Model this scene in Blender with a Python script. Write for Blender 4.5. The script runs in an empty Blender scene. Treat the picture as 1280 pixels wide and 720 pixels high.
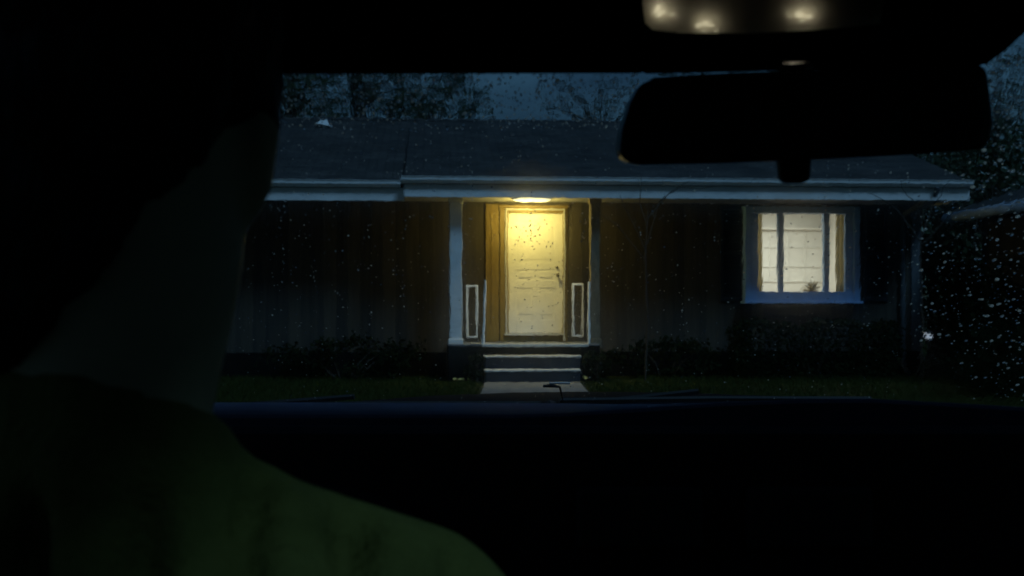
import bpy, bmesh, math, random
import numpy as np
from mathutils import Vector, Matrix, noise

random.seed(7)
rng = np.random.default_rng(11)
S = bpy.context.scene
COL = S.collection
R = math.radians

# ------------------------------------------------------------------ camera
F = 1280 * 40 / 36.0          # focal length in photo pixels (40 mm lens)
HZ, CZ = 383.0, 1.2           # horizon line of the photo, eye height
cam_d = bpy.data.cameras.new('camera')
cam = bpy.data.objects.new('camera', cam_d)
COL.objects.link(cam)
cam.location = (0, 0, CZ)
cam.rotation_euler = (R(90), 0, 0)
cam_d.lens, cam_d.sensor_width = 40, 36
cam_d.shift_y = (HZ - 360) / 1280
cam_d.clip_start, cam_d.clip_end = 0.02, 2000
cam_d.dof.use_dof = True
cam_d.dof.focus_distance = 2.4
cam_d.dof.aperture_fstop = 10
S.camera = cam


def at(px, py, Y):
    """a point at distance Y that the photo shows at px, py"""
    return Vector(((px - 640) / F * Y, Y, CZ + (HZ - py) / F * Y))


# house frame: origin at the door, turned 4 degrees
HX, HY, HT = 0.40, 19.6, R(4)
hc, hs = math.cos(HT), math.sin(HT)


def hx(px, y=0.0):
    a = (px - 640) / F
    return (a * (HY + y * hc) - HX + y * hs) / (hc - a * hs)


def hz(py, x=0.0, y=0.0):
    return CZ + (HZ - py) / F * (HY + x * hs + y * hc)


def hw(x, y, z):
    return Vector((HX + x * hc - y * hs, HY + x * hs + y * hc, z))


# ------------------------------------------------------------------ materials
def mat(name, col, rough=0.7, spec=0.3, var=0.0, vscale=4.0, stretch=(1, 1, 1), bump=0.0, bscale=30.0,
        bstretch=(1, 1, 1), metal=0.0, coat=0.0, col2=None, trans=0.0):
    m = bpy.data.materials.new(name)
    m.use_nodes = True
    nt = m.node_tree
    b = nt.nodes['Principled BSDF']
    b.inputs['Base Color'].default_value = (*col, 1)
    b.inputs['Roughness'].default_value = rough
    b.inputs['Specular IOR Level'].default_value = spec
    b.inputs['Metallic'].default_value = metal
    b.inputs['Coat Weight'].default_value = coat
    L = nt.links.new
    tc = nt.nodes.new('ShaderNodeTexCoord')
    if var > 0 or col2:
        mp = nt.nodes.new('ShaderNodeMapping')
        mp.inputs['Scale'].default_value = stretch
        L(tc.outputs['Object'], mp.inputs['Vector'])
        n = nt.nodes.new('ShaderNodeTexNoise')
        n.inputs['Scale'].default_value = vscale
        n.inputs['Detail'].default_value = 6
        n.inputs['Roughness'].default_value = 0.65
        L(mp.outputs['Vector'], n.inputs['Vector'])
        r = nt.nodes.new('ShaderNodeValToRGB')
        r.color_ramp.elements[0].position = 0.32
        r.color_ramp.elements[1].position = 0.7
        c2 = col2 or tuple(c * (1 + var) for c in col)
        c1 = col if col2 else tuple(c * (1 - var) for c in col)
        r.color_ramp.elements[0].color = (*c1, 1)
        r.color_ramp.elements[1].color = (*c2, 1)
        L(n.outputs['Fac'], r.inputs['Fac'])
        L(r.outputs['Color'], b.inputs['Base Color'])
    if bump > 0:
        mp = nt.nodes.new('ShaderNodeMapping')
        mp.inputs['Scale'].default_value = bstretch
        L(tc.outputs['Object'], mp.inputs['Vector'])
        n = nt.nodes.new('ShaderNodeTexNoise')
        n.inputs['Scale'].default_value = bscale
        n.inputs['Detail'].default_value = 5
        L(mp.outputs['Vector'], n.inputs['Vector'])
        bp = nt.nodes.new('ShaderNodeBump')
        bp.inputs['Strength'].default_value = bump
        bp.inputs['Distance'].default_value = 0.02
        L(n.outputs['Fac'], bp.inputs['Height'])
        L(bp.outputs['Normal'], b.inputs['Normal'])
    if trans > 0:
        out = nt.nodes['Material Output']
        t = nt.nodes.new('ShaderNodeBsdfTranslucent')
        t.inputs['Color'].default_value = (*col, 1)
        mx = nt.nodes.new('ShaderNodeMixShader')
        mx.inputs['Fac'].default_value = trans
        L(b.outputs['BSDF'], mx.inputs[1])
        L(t.outputs['BSDF'], mx.inputs[2])
        L(mx.outputs['Shader'], out.inputs['Surface'])
    return m


def glass_mat(name, tint=(1, 1, 1), gloss=0.06):
    m = bpy.data.materials.new(name)
    m.use_nodes = True
    nt = m.node_tree
    nt.nodes.remove(nt.nodes['Principled BSDF'])
    out = nt.nodes['Material Output']
    t = nt.nodes.new('ShaderNodeBsdfTransparent')
    t.inputs['Color'].default_value = (*tint, 1)
    g = nt.nodes.new('ShaderNodeBsdfGlossy')
    g.inputs['Roughness'].default_value = 0.02
    fr = nt.nodes.new('ShaderNodeLayerWeight')
    fr.inputs['Blend'].default_value = 0.2
    mu = nt.nodes.new('ShaderNodeMath')
    mu.operation = 'MULTIPLY'
    mu.inputs[1].default_value = gloss * 4
    mx = nt.nodes.new('ShaderNodeMixShader')
    nt.links.new(fr.outputs['Fresnel'], mu.inputs[0])
    nt.links.new(mu.outputs[0], mx.inputs['Fac'])
    nt.links.new(t.outputs[0], mx.inputs[1])
    nt.links.new(g.outputs[0], mx.inputs[2])
    nt.links.new(mx.outputs[0], out.inputs['Surface'])
    return m


def frost(m, fac):
    nt = m.node_tree
    out = nt.nodes['Material Output']
    src = out.inputs['Surface'].links[0].from_socket
    t = nt.nodes.new('ShaderNodeBsdfTranslucent')
    t.inputs['Color'].default_value = (0.8, 0.78, 0.7, 1)
    mx = nt.nodes.new('ShaderNodeMixShader')
    mx.inputs['Fac'].default_value = fac
    nt.links.new(src, mx.inputs[1])
    nt.links.new(t.outputs[0], mx.inputs[2])
    nt.links.new(mx.outputs[0], out.inputs['Surface'])


def emit_mat(name, col, s):
    m = bpy.data.materials.new(name)
    m.use_nodes = True
    b = m.node_tree.nodes['Principled BSDF']
    b.inputs['Base Color'].default_value = (0.8, 0.8, 0.8, 1)
    b.inputs['Emission Color'].default_value = (*col, 1)
    b.inputs['Emission Strength'].default_value = s
    return m


def siding_mat():
    m = mat('dark_siding', (0.098, 0.070, 0.038), rough=0.8, var=0.0)
    nt = m.node_tree
    L = nt.links.new
    b = nt.nodes['Principled BSDF']
    tc = nt.nodes.new('ShaderNodeTexCoord')
    sx = nt.nodes.new('ShaderNodeSeparateXYZ')
    L(tc.outputs['Object'], sx.inputs[0])
    # vertical boards 0.2 m wide: groove height and a tone per board
    dv = nt.nodes.new('ShaderNodeMath'); dv.operation = 'DIVIDE'; dv.inputs[1].default_value = 0.2
    L(sx.outputs['X'], dv.inputs[0])
    fl = nt.nodes.new('ShaderNodeMath'); fl.operation = 'FLOOR'; L(dv.outputs[0], fl.inputs[0])
    frc = nt.nodes.new('ShaderNodeMath'); frc.operation = 'FRACT'; L(dv.outputs[0], frc.inputs[0])
    wn = nt.nodes.new('ShaderNodeTexWhiteNoise'); wn.noise_dimensions = '1D'; L(fl.outputs[0], wn.inputs['W'])
    mp = nt.nodes.new('ShaderNodeMapping'); mp.inputs['Scale'].default_value = (14, 14, 0.8)
    L(tc.outputs['Object'], mp.inputs['Vector'])
    n = nt.nodes.new('ShaderNodeTexNoise'); n.inputs['Scale'].default_value = 1.0; n.inputs['Detail'].default_value = 8
    L(mp.outputs[0], n.inputs['Vector'])
    ad = nt.nodes.new('ShaderNodeMath'); ad.operation = 'MULTIPLY_ADD'; ad.inputs[1].default_value = 0.45
    L(wn.outputs['Value'], ad.inputs[0]); L(n.outputs['Fac'], ad.inputs[2])
    r = nt.nodes.new('ShaderNodeValToRGB')
    r.color_ramp.elements[0].position = 0.35; r.color_ramp.elements[1].position = 0.95
    r.color_ramp.elements[0].color = (0.018, 0.0175, 0.016, 1)
    r.color_ramp.elements[1].color = (0.056, 0.046, 0.032, 1)
    L(ad.outputs[0], r.inputs['Fac']); L(r.outputs['Color'], b.inputs['Base Color'])
    pp = nt.nodes.new('ShaderNodeMath'); pp.operation = 'COMPARE'; pp.inputs[1].default_value = 0.04; pp.inputs[2].default_value = 0.04
    L(frc.outputs[0], pp.inputs[0])
    iv = nt.nodes.new('ShaderNodeMath'); iv.operation = 'SUBTRACT'; iv.inputs[0].default_value = 1.0
    L(pp.outputs[0], iv.inputs[1])
    ng = nt.nodes.new('ShaderNodeMath'); ng.operation = 'MULTIPLY_ADD'; ng.inputs[1].default_value = 0.3
    L(n.outputs['Fac'], ng.inputs[0]); L(iv.outputs[0], ng.inputs[2])
    bp = nt.nodes.new('ShaderNodeBump'); bp.inputs['Strength'].default_value = 0.7; bp.inputs['Distance'].default_value = 0.012
    L(ng.outputs[0], bp.inputs['Height']); L(bp.outputs['Normal'], b.inputs['Normal'])
    return m


def shingle_mat():
    m = mat('asphalt_shingle', (0.04, 0.04, 0.042), rough=0.85, spec=0.25)
    nt = m.node_tree
    L = nt.links.new
    b = nt.nodes['Principled BSDF']
    tc = nt.nodes.new('ShaderNodeTexCoord')
    br = nt.nodes.new('ShaderNodeTexBrick')
    br.inputs['Scale'].default_value = 1.0
    br.inputs['Brick Width'].default_value = 0.3
    br.inputs['Row Height'].default_value = 0.14
    br.inputs['Mortar Size'].default_value = 0.012
    br.inputs['Color1'].default_value = (0.024, 0.025, 0.026, 1)
    br.inputs['Color2'].default_value = (0.052, 0.050, 0.047, 1)
    br.inputs['Mortar'].default_value = (0.013, 0.013, 0.014, 1)
    L(tc.outputs['Object'], br.inputs['Vector'])
    n = nt.nodes.new('ShaderNodeTexNoise'); n.inputs['Scale'].default_value = 1.3; n.inputs['Detail'].default_value = 7
    L(tc.outputs['Object'], n.inputs['Vector'])
    mx = nt.nodes.new('ShaderNodeMix'); mx.data_type = 'RGBA'; mx.blend_type = 'MULTIPLY'
    mx.inputs['Factor'].default_value = 0.75
    r = nt.nodes.new('ShaderNodeValToRGB')
    r.color_ramp.elements[0].position = 0.3; r.color_ramp.elements[1].position = 0.7
    r.color_ramp.elements[0].color = (0.45, 0.45, 0.45, 1); r.color_ramp.elements[1].color = (1.3, 1.3, 1.3, 1)
    L(n.outputs['Fac'], r.inputs['Fac'])
    L(br.outputs['Color'], mx.inputs['A']); L(r.outputs['Color'], mx.inputs['B'])
    L(mx.outputs['Result'], b.inputs['Base Color'])
    bp = nt.nodes.new('ShaderNodeBump'); bp.inputs['Strength'].default_value = 0.8; bp.inputs['Distance'].default_value = 0.02
    bp.invert = True
    L(br.outputs['Fac'], bp.inputs['Height']); L(bp.outputs['Normal'], b.inputs['Normal'])
    return m


M = {}
M['siding'] = siding_mat()
M['shingle'] = shingle_mat()
M['white_paint'] = mat('weathered_white_paint', (0.62, 0.63, 0.62), 0.55, 0.3, var=0.14, vscale=2.5, stretch=(1, 1, 3), bump=0.1)
M['gutter_blue'] = mat('pale_blue_gutter_paint', (0.50, 0.66, 0.86), 0.5, 0.3, var=0.1)  # moonlight blue put into the colour of a white gutter
M['soffit'] = mat('soffit_paint', (0.36, 0.35, 0.33), 0.7, var=0.1)
M['trim_blue'] = mat('window_paint', (0.19, 0.35, 0.60), 0.5, 0.3, var=0.12, vscale=5)
M['door_white'] = mat('door_paint', (0.76, 0.74, 0.68), 0.42, 0.4, var=0.08, vscale=3, bump=0.06)
M['door_frame'] = mat('brown_frame_paint', (0.19, 0.130, 0.036), 0.5, 0.3, var=0.2, vscale=6, stretch=(6, 6, 1))
M['shutter'] = mat('dark_shutter', (0.016, 0.020, 0.024), 0.6, 0.2, var=0.2)
M['foundation'] = mat('dark_foundation', (0.006, 0.006, 0.006), 0.95, 0.02, var=0.3)  # near-black stands in for shade at the wall base and landing
M['grey_post'] = mat('brown_grey_post_paint', (0.16, 0.13, 0.085), 0.6, 0.2, var=0.3, vscale=5, stretch=(3, 3, 1))  # second post's colour darkened so it reads dimmer than its twin
M['concrete'] = mat('concrete', (0.15, 0.155, 0.16), 0.85, 0.2, var=0.3, vscale=6, bump=0.35, bscale=60)
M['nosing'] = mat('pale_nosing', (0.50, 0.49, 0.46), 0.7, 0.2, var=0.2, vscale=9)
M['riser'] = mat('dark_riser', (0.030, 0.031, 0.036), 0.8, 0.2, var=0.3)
M['rail_white'] = mat('white_rail', (0.84, 0.83, 0.80), 0.45, 0.4, var=0.1)
M['metal_dark'] = mat('dark_metal', (0.04, 0.035, 0.03), 0.35, 0.5, metal=0.8)
M['downspout'] = mat('grey_downspout', (0.075, 0.085, 0.095), 0.6, var=0.1)
M['pane'] = glass_mat('house_glass', (0.95, 0.97, 0.95), 0.05)
M['room'] = mat('room_paint', (0.70, 0.69, 0.64), 0.8, 0.2, var=0.06, vscale=1.5)
M['room_band'] = mat('room_upper_paint', (0.80, 0.80, 0.76), 0.8, 0.2, var=0.05)
M['room_floor'] = mat('room_floor', (0.25, 0.16, 0.09), 0.5)
M['curtain'] = mat('curtain_cloth', (0.62, 0.55, 0.36), 0.9, 0.1, var=0.1, trans=0.5)
M['bark'] = mat('bark', (0.055, 0.045, 0.035), 0.9, 0.1, var=0.3, vscale=8, stretch=(1, 1, 0.2), bump=0.5)
M['leaf_a'] = mat('leaf_dark', (0.022, 0.038, 0.016), 0.6, 0.2, col2=(0.045, 0.062, 0.026), vscale=1.2, trans=0.25)
M['leaf_b'] = mat('leaf_mid', (0.030, 0.048, 0.018), 0.6, 0.2, col2=(0.058, 0.074, 0.030), vscale=1.4, trans=0.25)
M['leaf_c'] = mat('leaf_autumn', (0.045, 0.034, 0.015), 0.6, 0.2, col2=(0.050, 0.060, 0.024), vscale=1.1, trans=0.25)
M['dry_leaf'] = mat('dry_leaf', (0.32, 0.27, 0.17), 0.8, 0.1, var=0.3)
M['leaf_black'] = mat('leaf_deep_green', (0.007, 0.012, 0.005), 0.8, 0.03, col2=(0.016, 0.023, 0.009), vscale=1.2, trans=0.2)
M['leaf_pale'] = mat('pale_fallen_leaf', (0.34, 0.30, 0.10), 0.6, 0.2, var=0.2)
M['lawn'] = mat('lawn_soil', (0.014, 0.018, 0.005), 0.95, 0.03, col2=(0.022, 0.027, 0.007), vscale=1.5, bump=0.6, bscale=25)
M['grass'] = mat('grass_blade', (0.020, 0.032, 0.006), 0.7, 0.08, col2=(0.036, 0.046, 0.009), vscale=1.6, trans=0.2)
M['asphalt'] = mat('asphalt', (0.035, 0.035, 0.037), 0.8, 0.2, var=0.3, vscale=12, bump=0.5, bscale=120)
M['car_black'] = mat('car_black_plastic', (0.008, 0.008, 0.009), 0.65, 0.15, var=0.2, bump=0.1, bscale=300)
M['lining'] = mat('headliner_cloth', (0.009, 0.009, 0.009), 0.95, 0.05, var=0.2, vscale=40)
M['dash_pad'] = mat('dash_pad', (0.050, 0.052, 0.085), 0.7, 0.15, var=0.12, vscale=20, bump=0.15, bscale=250)
M['hood'] = mat('wet_dark_car_paint', (0.004, 0.005, 0.007), 0.8, 0.03)
M['mirror_case'] = mat('mirror_case', (0.006, 0.006, 0.006), 0.28, 0.4)
M['mirror_glass'] = mat('mirror_face', (0.02, 0.02, 0.022), 0.08, 0.3)
M['windshield'] = glass_mat('windscreen_glass', (0.94, 0.97, 0.97), 0.03)
M['tinted'] = glass_mat('tinted_glass', (0.66, 0.70, 0.64), 0.05)
M['lens_plastic'] = glass_mat('lamp_lens', (0.85, 0.85, 0.78), 0.10)
frost(M['lens_plastic'], 0.55)
M['chrome'] = mat('bulb_reflector', (0.30, 0.28, 0.23), 0.45, 0.5, metal=0.6, var=0.25, vscale=60, bump=0.5, bscale=80)
M['clip_metal'] = mat('bright_clip', (0.8, 0.78, 0.74), 0.22, 0.5, metal=1.0)
M['rubber'] = mat('wiper_rubber', (0.012, 0.012, 0.012), 0.7)
M['wiper_metal'] = mat('wiper_metal', (0.38, 0.38, 0.38), 0.35, 0.5, metal=0.7)
M['skin'] = mat('skin', (0.44, 0.35, 0.22), 0.55, 0.3, var=0.08, vscale=20)
M['hair'] = mat('dark_hair', (0.008, 0.007, 0.006), 0.5, 0.2, bump=0.6, bscale=60, bstretch=(6, 6, 1))
M['jacket'] = mat('green_jacket', (0.140, 0.134, 0.036), 0.85, 0.12, var=0.25, vscale=18, bump=0.3, bscale=220)
M['trousers'] = mat('dark_trousers', (0.02, 0.022, 0.03), 0.9, 0.1)
M['seat'] = mat('seat_cloth', (0.010, 0.010, 0.011), 0.9, 0.1, var=0.2)
M['pot'] = mat('clay_pot', (0.30, 0.14, 0.08), 0.8)
M['lamp_glow'] = emit_mat('porch_lamp_glass', (1.0, 0.90, 0.55), 1.1)
M['bulb_glow'] = emit_mat('map_bulb', (1.0, 0.90, 0.70), 2.0)
M['garden_glow'] = emit_mat('garden_lamp_glass', (0.75, 0.85, 1.0), 0.25)
M['garage_paint'] = mat('garage_trim', (0.30, 0.33, 0.36), 0.6, var=0.25)


def water_mat():
    m = bpy.data.materials.new('rain_water')
    m.use_nodes = True
    nt = m.node_tree
    nt.nodes.remove(nt.nodes['Principled BSDF'])
    out = nt.nodes['Material Output']
    g = nt.nodes.new('ShaderNodeBsdfRefraction')
    g.inputs['IOR'].default_value = 1.33
    g.inputs['Roughness'].default_value = 0.02
    t = nt.nodes.new('ShaderNodeBsdfTranslucent')
    t.inputs['Color'].default_value = (1.0, 0.86, 0.70, 1)  # warm milky colour added so drops show as bright glints
    geo = nt.nodes.new('ShaderNodeNewGeometry')
    pw = nt.nodes.new('ShaderNodeMath'); pw.operation = 'POWER'; pw.inputs[1].default_value = 1.5
    mu = nt.nodes.new('ShaderNodeMath'); mu.operation = 'MULTIPLY'; mu.inputs[1].default_value = 0.85
    mx = nt.nodes.new('ShaderNodeMixShader')
    L = nt.links.new
    L(geo.outputs['Random Per Island'], pw.inputs[0]); L(pw.outputs[0], mu.inputs[0])
    L(mu.outputs[0], mx.inputs['Fac']); L(g.outputs[0], mx.inputs[1]); L(t.outputs[0], mx.inputs[2])
    L(mx.outputs[0], out.inputs['Surface'])
    return m


M['water'] = water_mat()


def solid_glass(name, wet):
    m = bpy.data.materials.new(name)
    m.use_nodes = True
    nt = m.node_tree
    L = nt.links.new
    nt.nodes.remove(nt.nodes['Principled BSDF'])
    g = nt.nodes.new('ShaderNodeBsdfRefraction')
    g.inputs['IOR'].default_value = 1.33
    g.inputs['Roughness'].default_value = 0.0
    g.inputs['Color'].default_value = (0.97, 0.985, 0.985, 1)
    if wet:        # uneven film of rainwater on the outer face
        tc = nt.nodes.new('ShaderNodeTexCoord')
        hs_ = []
        for sc_xyz, det in (((70, 9, 9), 3), ((160, 110, 110), 2)):
            mp = nt.nodes.new('ShaderNodeMapping')
            mp.inputs['Scale'].default_value = sc_xyz
            L(tc.outputs['Object'], mp.inputs['Vector'])
            n = nt.nodes.new('ShaderNodeTexNoise')
            n.inputs['Scale'].default_value = 1.0
            n.inputs['Detail'].default_value = det
            L(mp.outputs[0], n.inputs['Vector'])
            hs_.append(n)
        ad = nt.nodes.new('ShaderNodeMath'); ad.operation = 'MULTIPLY_ADD'; ad.inputs[1].default_value = 0.25
        L(hs_[1].outputs['Fac'], ad.inputs[0]); L(hs_[0].outputs['Fac'], ad.inputs[2])
        bp = nt.nodes.new('ShaderNodeBump')
        bp.inputs['Strength'].default_value = 1.0
        bp.inputs['Distance'].default_value = WET
        # the film is thicker above the swept area and in the unswept strip at the passenger's side
        sx = nt.nodes.new('ShaderNodeSeparateXYZ')
        L(tc.outputs['Object'], sx.inputs[0])
        ms = []
        for sock, a_, b_ in (('Y', 1.128, 1.095), ('X', 0.30, 0.42)):
            r = nt.nodes.new('ShaderNodeMapRange'); r.interpolation_type = 'SMOOTHSTEP'
            r.inputs['From Min'].default_value, r.inputs['From Max'].default_value = a_, b_
            L(sx.outputs[sock], r.inputs['Value'])
            ms.append(r)
        mm = nt.nodes.new('ShaderNodeMath'); mm.operation = 'MAXIMUM'
        L(ms[0].outputs['Result'], mm.inputs[0]); L(ms[1].outputs['Result'], mm.inputs[1])
        ds = nt.nodes.new('ShaderNodeMath'); ds.operation = 'MULTIPLY_ADD'
        ds.inputs[1].default_value, ds.inputs[2].default_value = WET * 4.5, WET
        L(mm.outputs[0], ds.inputs[0]); L(ds.outputs[0], bp.inputs['Distance'])
        L(ad.outputs[0], bp.inputs['Height']); L(bp.outputs['Normal'], g.inputs['Normal'])
    if wet:        # rough share added to spread light into a halo round bright things
        g2 = nt.nodes.new('ShaderNodeBsdfRefraction')
        g2.inputs['IOR'].default_value = 1.33
        g2.inputs['Roughness'].default_value = 0.17
        g2.inputs['Color'].default_value = (0.97, 0.985, 0.985, 1)
        mx = nt.nodes.new('ShaderNodeMixShader')
        mx.inputs['Fac'].default_value = 0.11
        L(g.outputs[0], mx.inputs[1]); L(g2.outputs[0], mx.inputs[2])
        L(mx.outputs[0], nt.nodes['Material Output'].inputs['Surface'])
    else:
        L(g.outputs[0], nt.nodes['Material Output'].inputs['Surface'])
    return m


WET = 0.000030
M['glass_in'] = solid_glass('windscreen_inner_face', False)
M['glass_wet'] = solid_glass('windscreen_wet_face', True)




# ------------------------------------------------------------------ mesh builder
class MB:
    def __init__(self, off=(0, 0, 0)):
        self.v, self.f, self.o = [], [], Vector(off)

    def add(self, vs, fs):
        k = len(self.v)
        self.v += [tuple(Vector(p) - self.o) for p in vs]
        self.f += [tuple(i + k for i in f) for f in fs]
        return self

    def box(self, x0, x1, y0, y1, z0, z1):
        vs = [(x0, y0, z0), (x1, y0, z0), (x1, y1, z0), (x0, y1, z0), (x0, y0, z1), (x1, y0, z1), (x1, y1, z1), (x0, y1, z1)]
        return self.add(vs, [(0, 3, 2, 1), (4, 5, 6, 7), (0, 1, 5, 4), (1, 2, 6, 5), (2, 3, 7, 6), (3, 0, 4, 7)])

    def prism(self, pts, d):
        """closed outline pts (3d) swept by vector d"""
        n = len(pts)
        d = Vector(d)
        vs = [Vector(p) for p in pts] + [Vector(p) + d for p in pts]
        fs = [tuple(range(n)), tuple(range(2 * n - 1, n - 1, -1))]
        fs += [(i, (i + 1) % n + 0, (i + 1) % n + n, i + n)[::-1] for i in range(n)]
        return self.add(vs, fs)

    def tube(self, pts, rad, n=8):
        pts = [Vector(p) for p in pts]
        if not hasattr(rad, '__len__'):
            rad = [rad] * len(pts)
        vs, fs = [], []
        ref = Vector((0.31, 0.17, 0.93)).normalized()
        for i, p in enumerate(pts):
            d = (pts[min(i + 1, len(pts) - 1)] - pts[max(i - 1, 0)]).normalized()
            if abs(d.dot(ref)) > 0.97:
                rr = Vector((1, 0, 0))
            else:
                rr = ref
            a = d.cross(rr).normalized()
            b = d.cross(a).normalized()
            for k in range(n):
                t = 2 * math.pi * k / n
                vs.append(p + (a * math.cos(t) + b * math.sin(t)) * rad[i])
        for i in range(len(pts) - 1):
            for k in range(n):
                k2 = (k + 1) % n
                fs.append((i * n + k, i * n + k2, (i + 1) * n + k2, (i + 1) * n + k))
        fs.append(tuple(range(n))[::-1])
        fs.append(tuple((len(pts) - 1) * n + k for k in range(n)))
        return self.add(vs, fs)

    def lathe(self, prof, c=(0, 0, 0), n=20):
        vs, fs = [], []
        for r, z in prof:
            for k in range(n):
                t = 2 * math.pi * k / n
                vs.append((c[0] + r * math.cos(t), c[1] + r * math.sin(t), c[2] + z))
        for i in range(len(prof) - 1):
            for k in range(n):
                k2 = (k + 1) % n
                fs.append((i * n + k, i * n + k2, (i + 1) * n + k2, (i + 1) * n + k))
        fs.append(tuple(range(n))[::-1])
        fs.append(tuple((len(prof) - 1) * n + k for k in range(n)))
        return self.add(vs, fs)

    def build(self, name, m, parent=None, bevel=0.0, smooth=False, seg=2):
        me = bpy.data.meshes.new(name)
        me.from_pydata(self.v, [], self.f)
        bm = bmesh.new()
        bm.from_mesh(me)
        bmesh.ops.recalc_face_normals(bm, faces=bm.faces)
        bm.to_mesh(me)
        bm.free()
        return link(name, me, m, parent, bevel, smooth, seg)


def link(name, me, m, parent=None, bevel=0.0, smooth=False, seg=2):
    o = bpy.data.objects.new(name, me)
    COL.objects.link(o)
    if m:
        me.materials.append(m)
    if parent is not None:
        o.parent = parent
    if smooth:
        me.polygons.foreach_set('use_smooth', [True] * len(me.polygons))
    if bevel > 0:
        bv = o.modifiers.new('bevel', 'BEVEL')
        bv.width, bv.segments, bv.limit_method = bevel, seg, 'ANGLE'
    return o


def quads(name, V, m, parent=None, nv=4):
    """V: (n, nv, 3) array of separate faces -> one mesh object"""
    n = len(V)
    me = bpy.data.meshes.new(name)
    me.vertices.add(n * nv)
    me.vertices.foreach_set('co', V.reshape(-1).astype(np.float32))
    me.loops.add(n * nv)
    me.loops.foreach_set('vertex_index', np.arange(n * nv, dtype=np.int32))
    me.polygons.add(n)
    me.polygons.foreach_set('loop_start', np.arange(0, n * nv, nv, dtype=np.int32))
    me.polygons.foreach_set('loop_total', np.full(n, nv, dtype=np.int32))
    me.update()
    return link(name, me, m, parent)


def tag(o, label, cat, group=None, kind=None):
    if label: o['label'] = label
    if cat: o['category'] = cat
    if group: o['group'] = group
    if kind: o['kind'] = kind
    return o


def thing(name, label, cat, loc=(0, 0, 0), rz=0.0, group=None):
    o = bpy.data.objects.new(name, None)
    COL.objects.link(o)
    o.empty_display_size = 0.1
    o.location, o.rotation_euler = loc, (0, 0, rz)
    return tag(o, label, cat, group)


def hthing(name, label, cat, x, y, z, group=None):
    """a thing standing in the house's frame, base at x, y, z there"""
    return thing(name, label, cat, hw(x, y, z), HT, group)


def struct(o):
    o['kind'] = 'structure'
    return o


# ------------------------------------------------------------------ light
world = bpy.data.worlds.new('World')
S.world = world
world.use_nodes = True
wt = world.node_tree
bg = wt.nodes['Background']
sky = wt.nodes.new('ShaderNodeTexSky')
sky.sky_type = 'NISHITA'
sky.sun_disc = False
SUN_EL, SUN_AZ = R(50), R(218)      # direction of the added moonlight, high behind the car, a little to its right
sky.sun_elevation = SUN_EL
sky.sun_rotation = SUN_AZ
sky.air_density = 1.0
sky.dust_density = 1.0
tint = wt.nodes.new('ShaderNodeMix')
tint.data_type = 'RGBA'
tint.blend_type = 'MULTIPLY'
tint.inputs['Factor'].default_value = 1.0
tint.inputs['B'].default_value = (0.40, 0.78, 1.0, 1)
wt.links.new(sky.outputs['Color'], tint.inputs['A'])
# thin broken cloud
tcw = wt.nodes.new('ShaderNodeTexCoord')
mpw = wt.nodes.new('ShaderNodeMapping'); mpw.inputs['Scale'].default_value = (5, 5, 14)
nzw = wt.nodes.new('ShaderNodeTexNoise'); nzw.inputs['Scale'].default_value = 1.6; nzw.inputs['Detail'].default_value = 7
rpw = wt.nodes.new('ShaderNodeValToRGB')
rpw.color_ramp.elements[0].position, rpw.color_ramp.elements[1].position = 0.35, 0.7
rpw.color_ramp.elements[0].color, rpw.color_ramp.elements[1].color = (0.66, 0.68, 0.72, 1), (1.3, 1.27, 1.22, 1)
mlt = wt.nodes.new('ShaderNodeMix'); mlt.data_type = 'RGBA'; mlt.blend_type = 'MULTIPLY'; mlt.inputs['Factor'].default_value = 1.0
wt.links.new(tcw.outputs['Generated'], mpw.inputs['Vector'])
wt.links.new(mpw.outputs[0], nzw.inputs['Vector'])
wt.links.new(nzw.outputs['Fac'], rpw.inputs['Fac'])
wt.links.new(tint.outputs['Result'], mlt.inputs['A'])
wt.links.new(rpw.outputs['Color'], mlt.inputs['B'])
wt.links.new(mlt.outputs['Result'], bg.inputs['Color'])
bg.inputs['Strength'].default_value = 0.0155

sd = bpy.data.lights.new('moon', 'SUN')  # bluish light added for the eave, drops and driver; no moon in view
sd.energy = 1.0
sd.angle = R(14)
sd.color = (0.30, 0.62, 1.0)
so = bpy.data.objects.new('moon', sd)
COL.objects.link(so)
# sun_rotation 0 = +Y, clockwise from above; direction towards the light:
sdir = Vector((math.sin(SUN_AZ) * math.cos(SUN_EL) * -1, math.cos(SUN_AZ) * math.cos(SUN_EL), math.sin(SUN_EL)))
so.rotation_euler = sdir.to_track_quat('Z', 'Y').to_euler()

# ------------------------------------------------------------------ ground
g = MB().add([(-400, -300, 0), (400, -300, 0), (400, 600, 0), (-400, 600, 0)], [(0, 1, 2, 3)]).build('ground', M['lawn'])
struct(g)
d = MB().box(-1.7, 2.1, -40, 12.6, -0.1, 0.012).build('driveway', M['asphalt'])
struct(d)
pl = MB()
for k in range(4):
    y1 = 17.55 - k * 1.22
    pl.box(-0.43 + k * 0.0, 1.05, y1 - 1.205, y1, -0.08, 0.035)
struct(pl.build('path', M['concrete'], bevel=0.012))

# ------------------------------------------------------------------ house
house = thing('house', 'low dark-sided ranch house with lit front door, long white eave and shingled roof', 'house', (HX, HY, 0), HT)
XL, XR = hx(60), hx(1150)
XF0, XFS, XF1 = hx(60, -1.12), hx(505, -1.35), hx(1212, -1.35)
yE, yEL = -1.35, -1.12
zEt, zEb = hz(223, 0, yE), hz(247, 0, yE)
zSof = zEb + 0.05
DZL = -0.045     # the recessed eave hangs a little lower
D_X0, D_X1 = hx(625), hx(709)
D_Z0, D_Z1 = 0.60, hz(258)
W_X0, W_X1 = hx(940), hx(1067)
W_Z0, W_Z1 = hz(370, 5.0), hz(262, 5.0)
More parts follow.
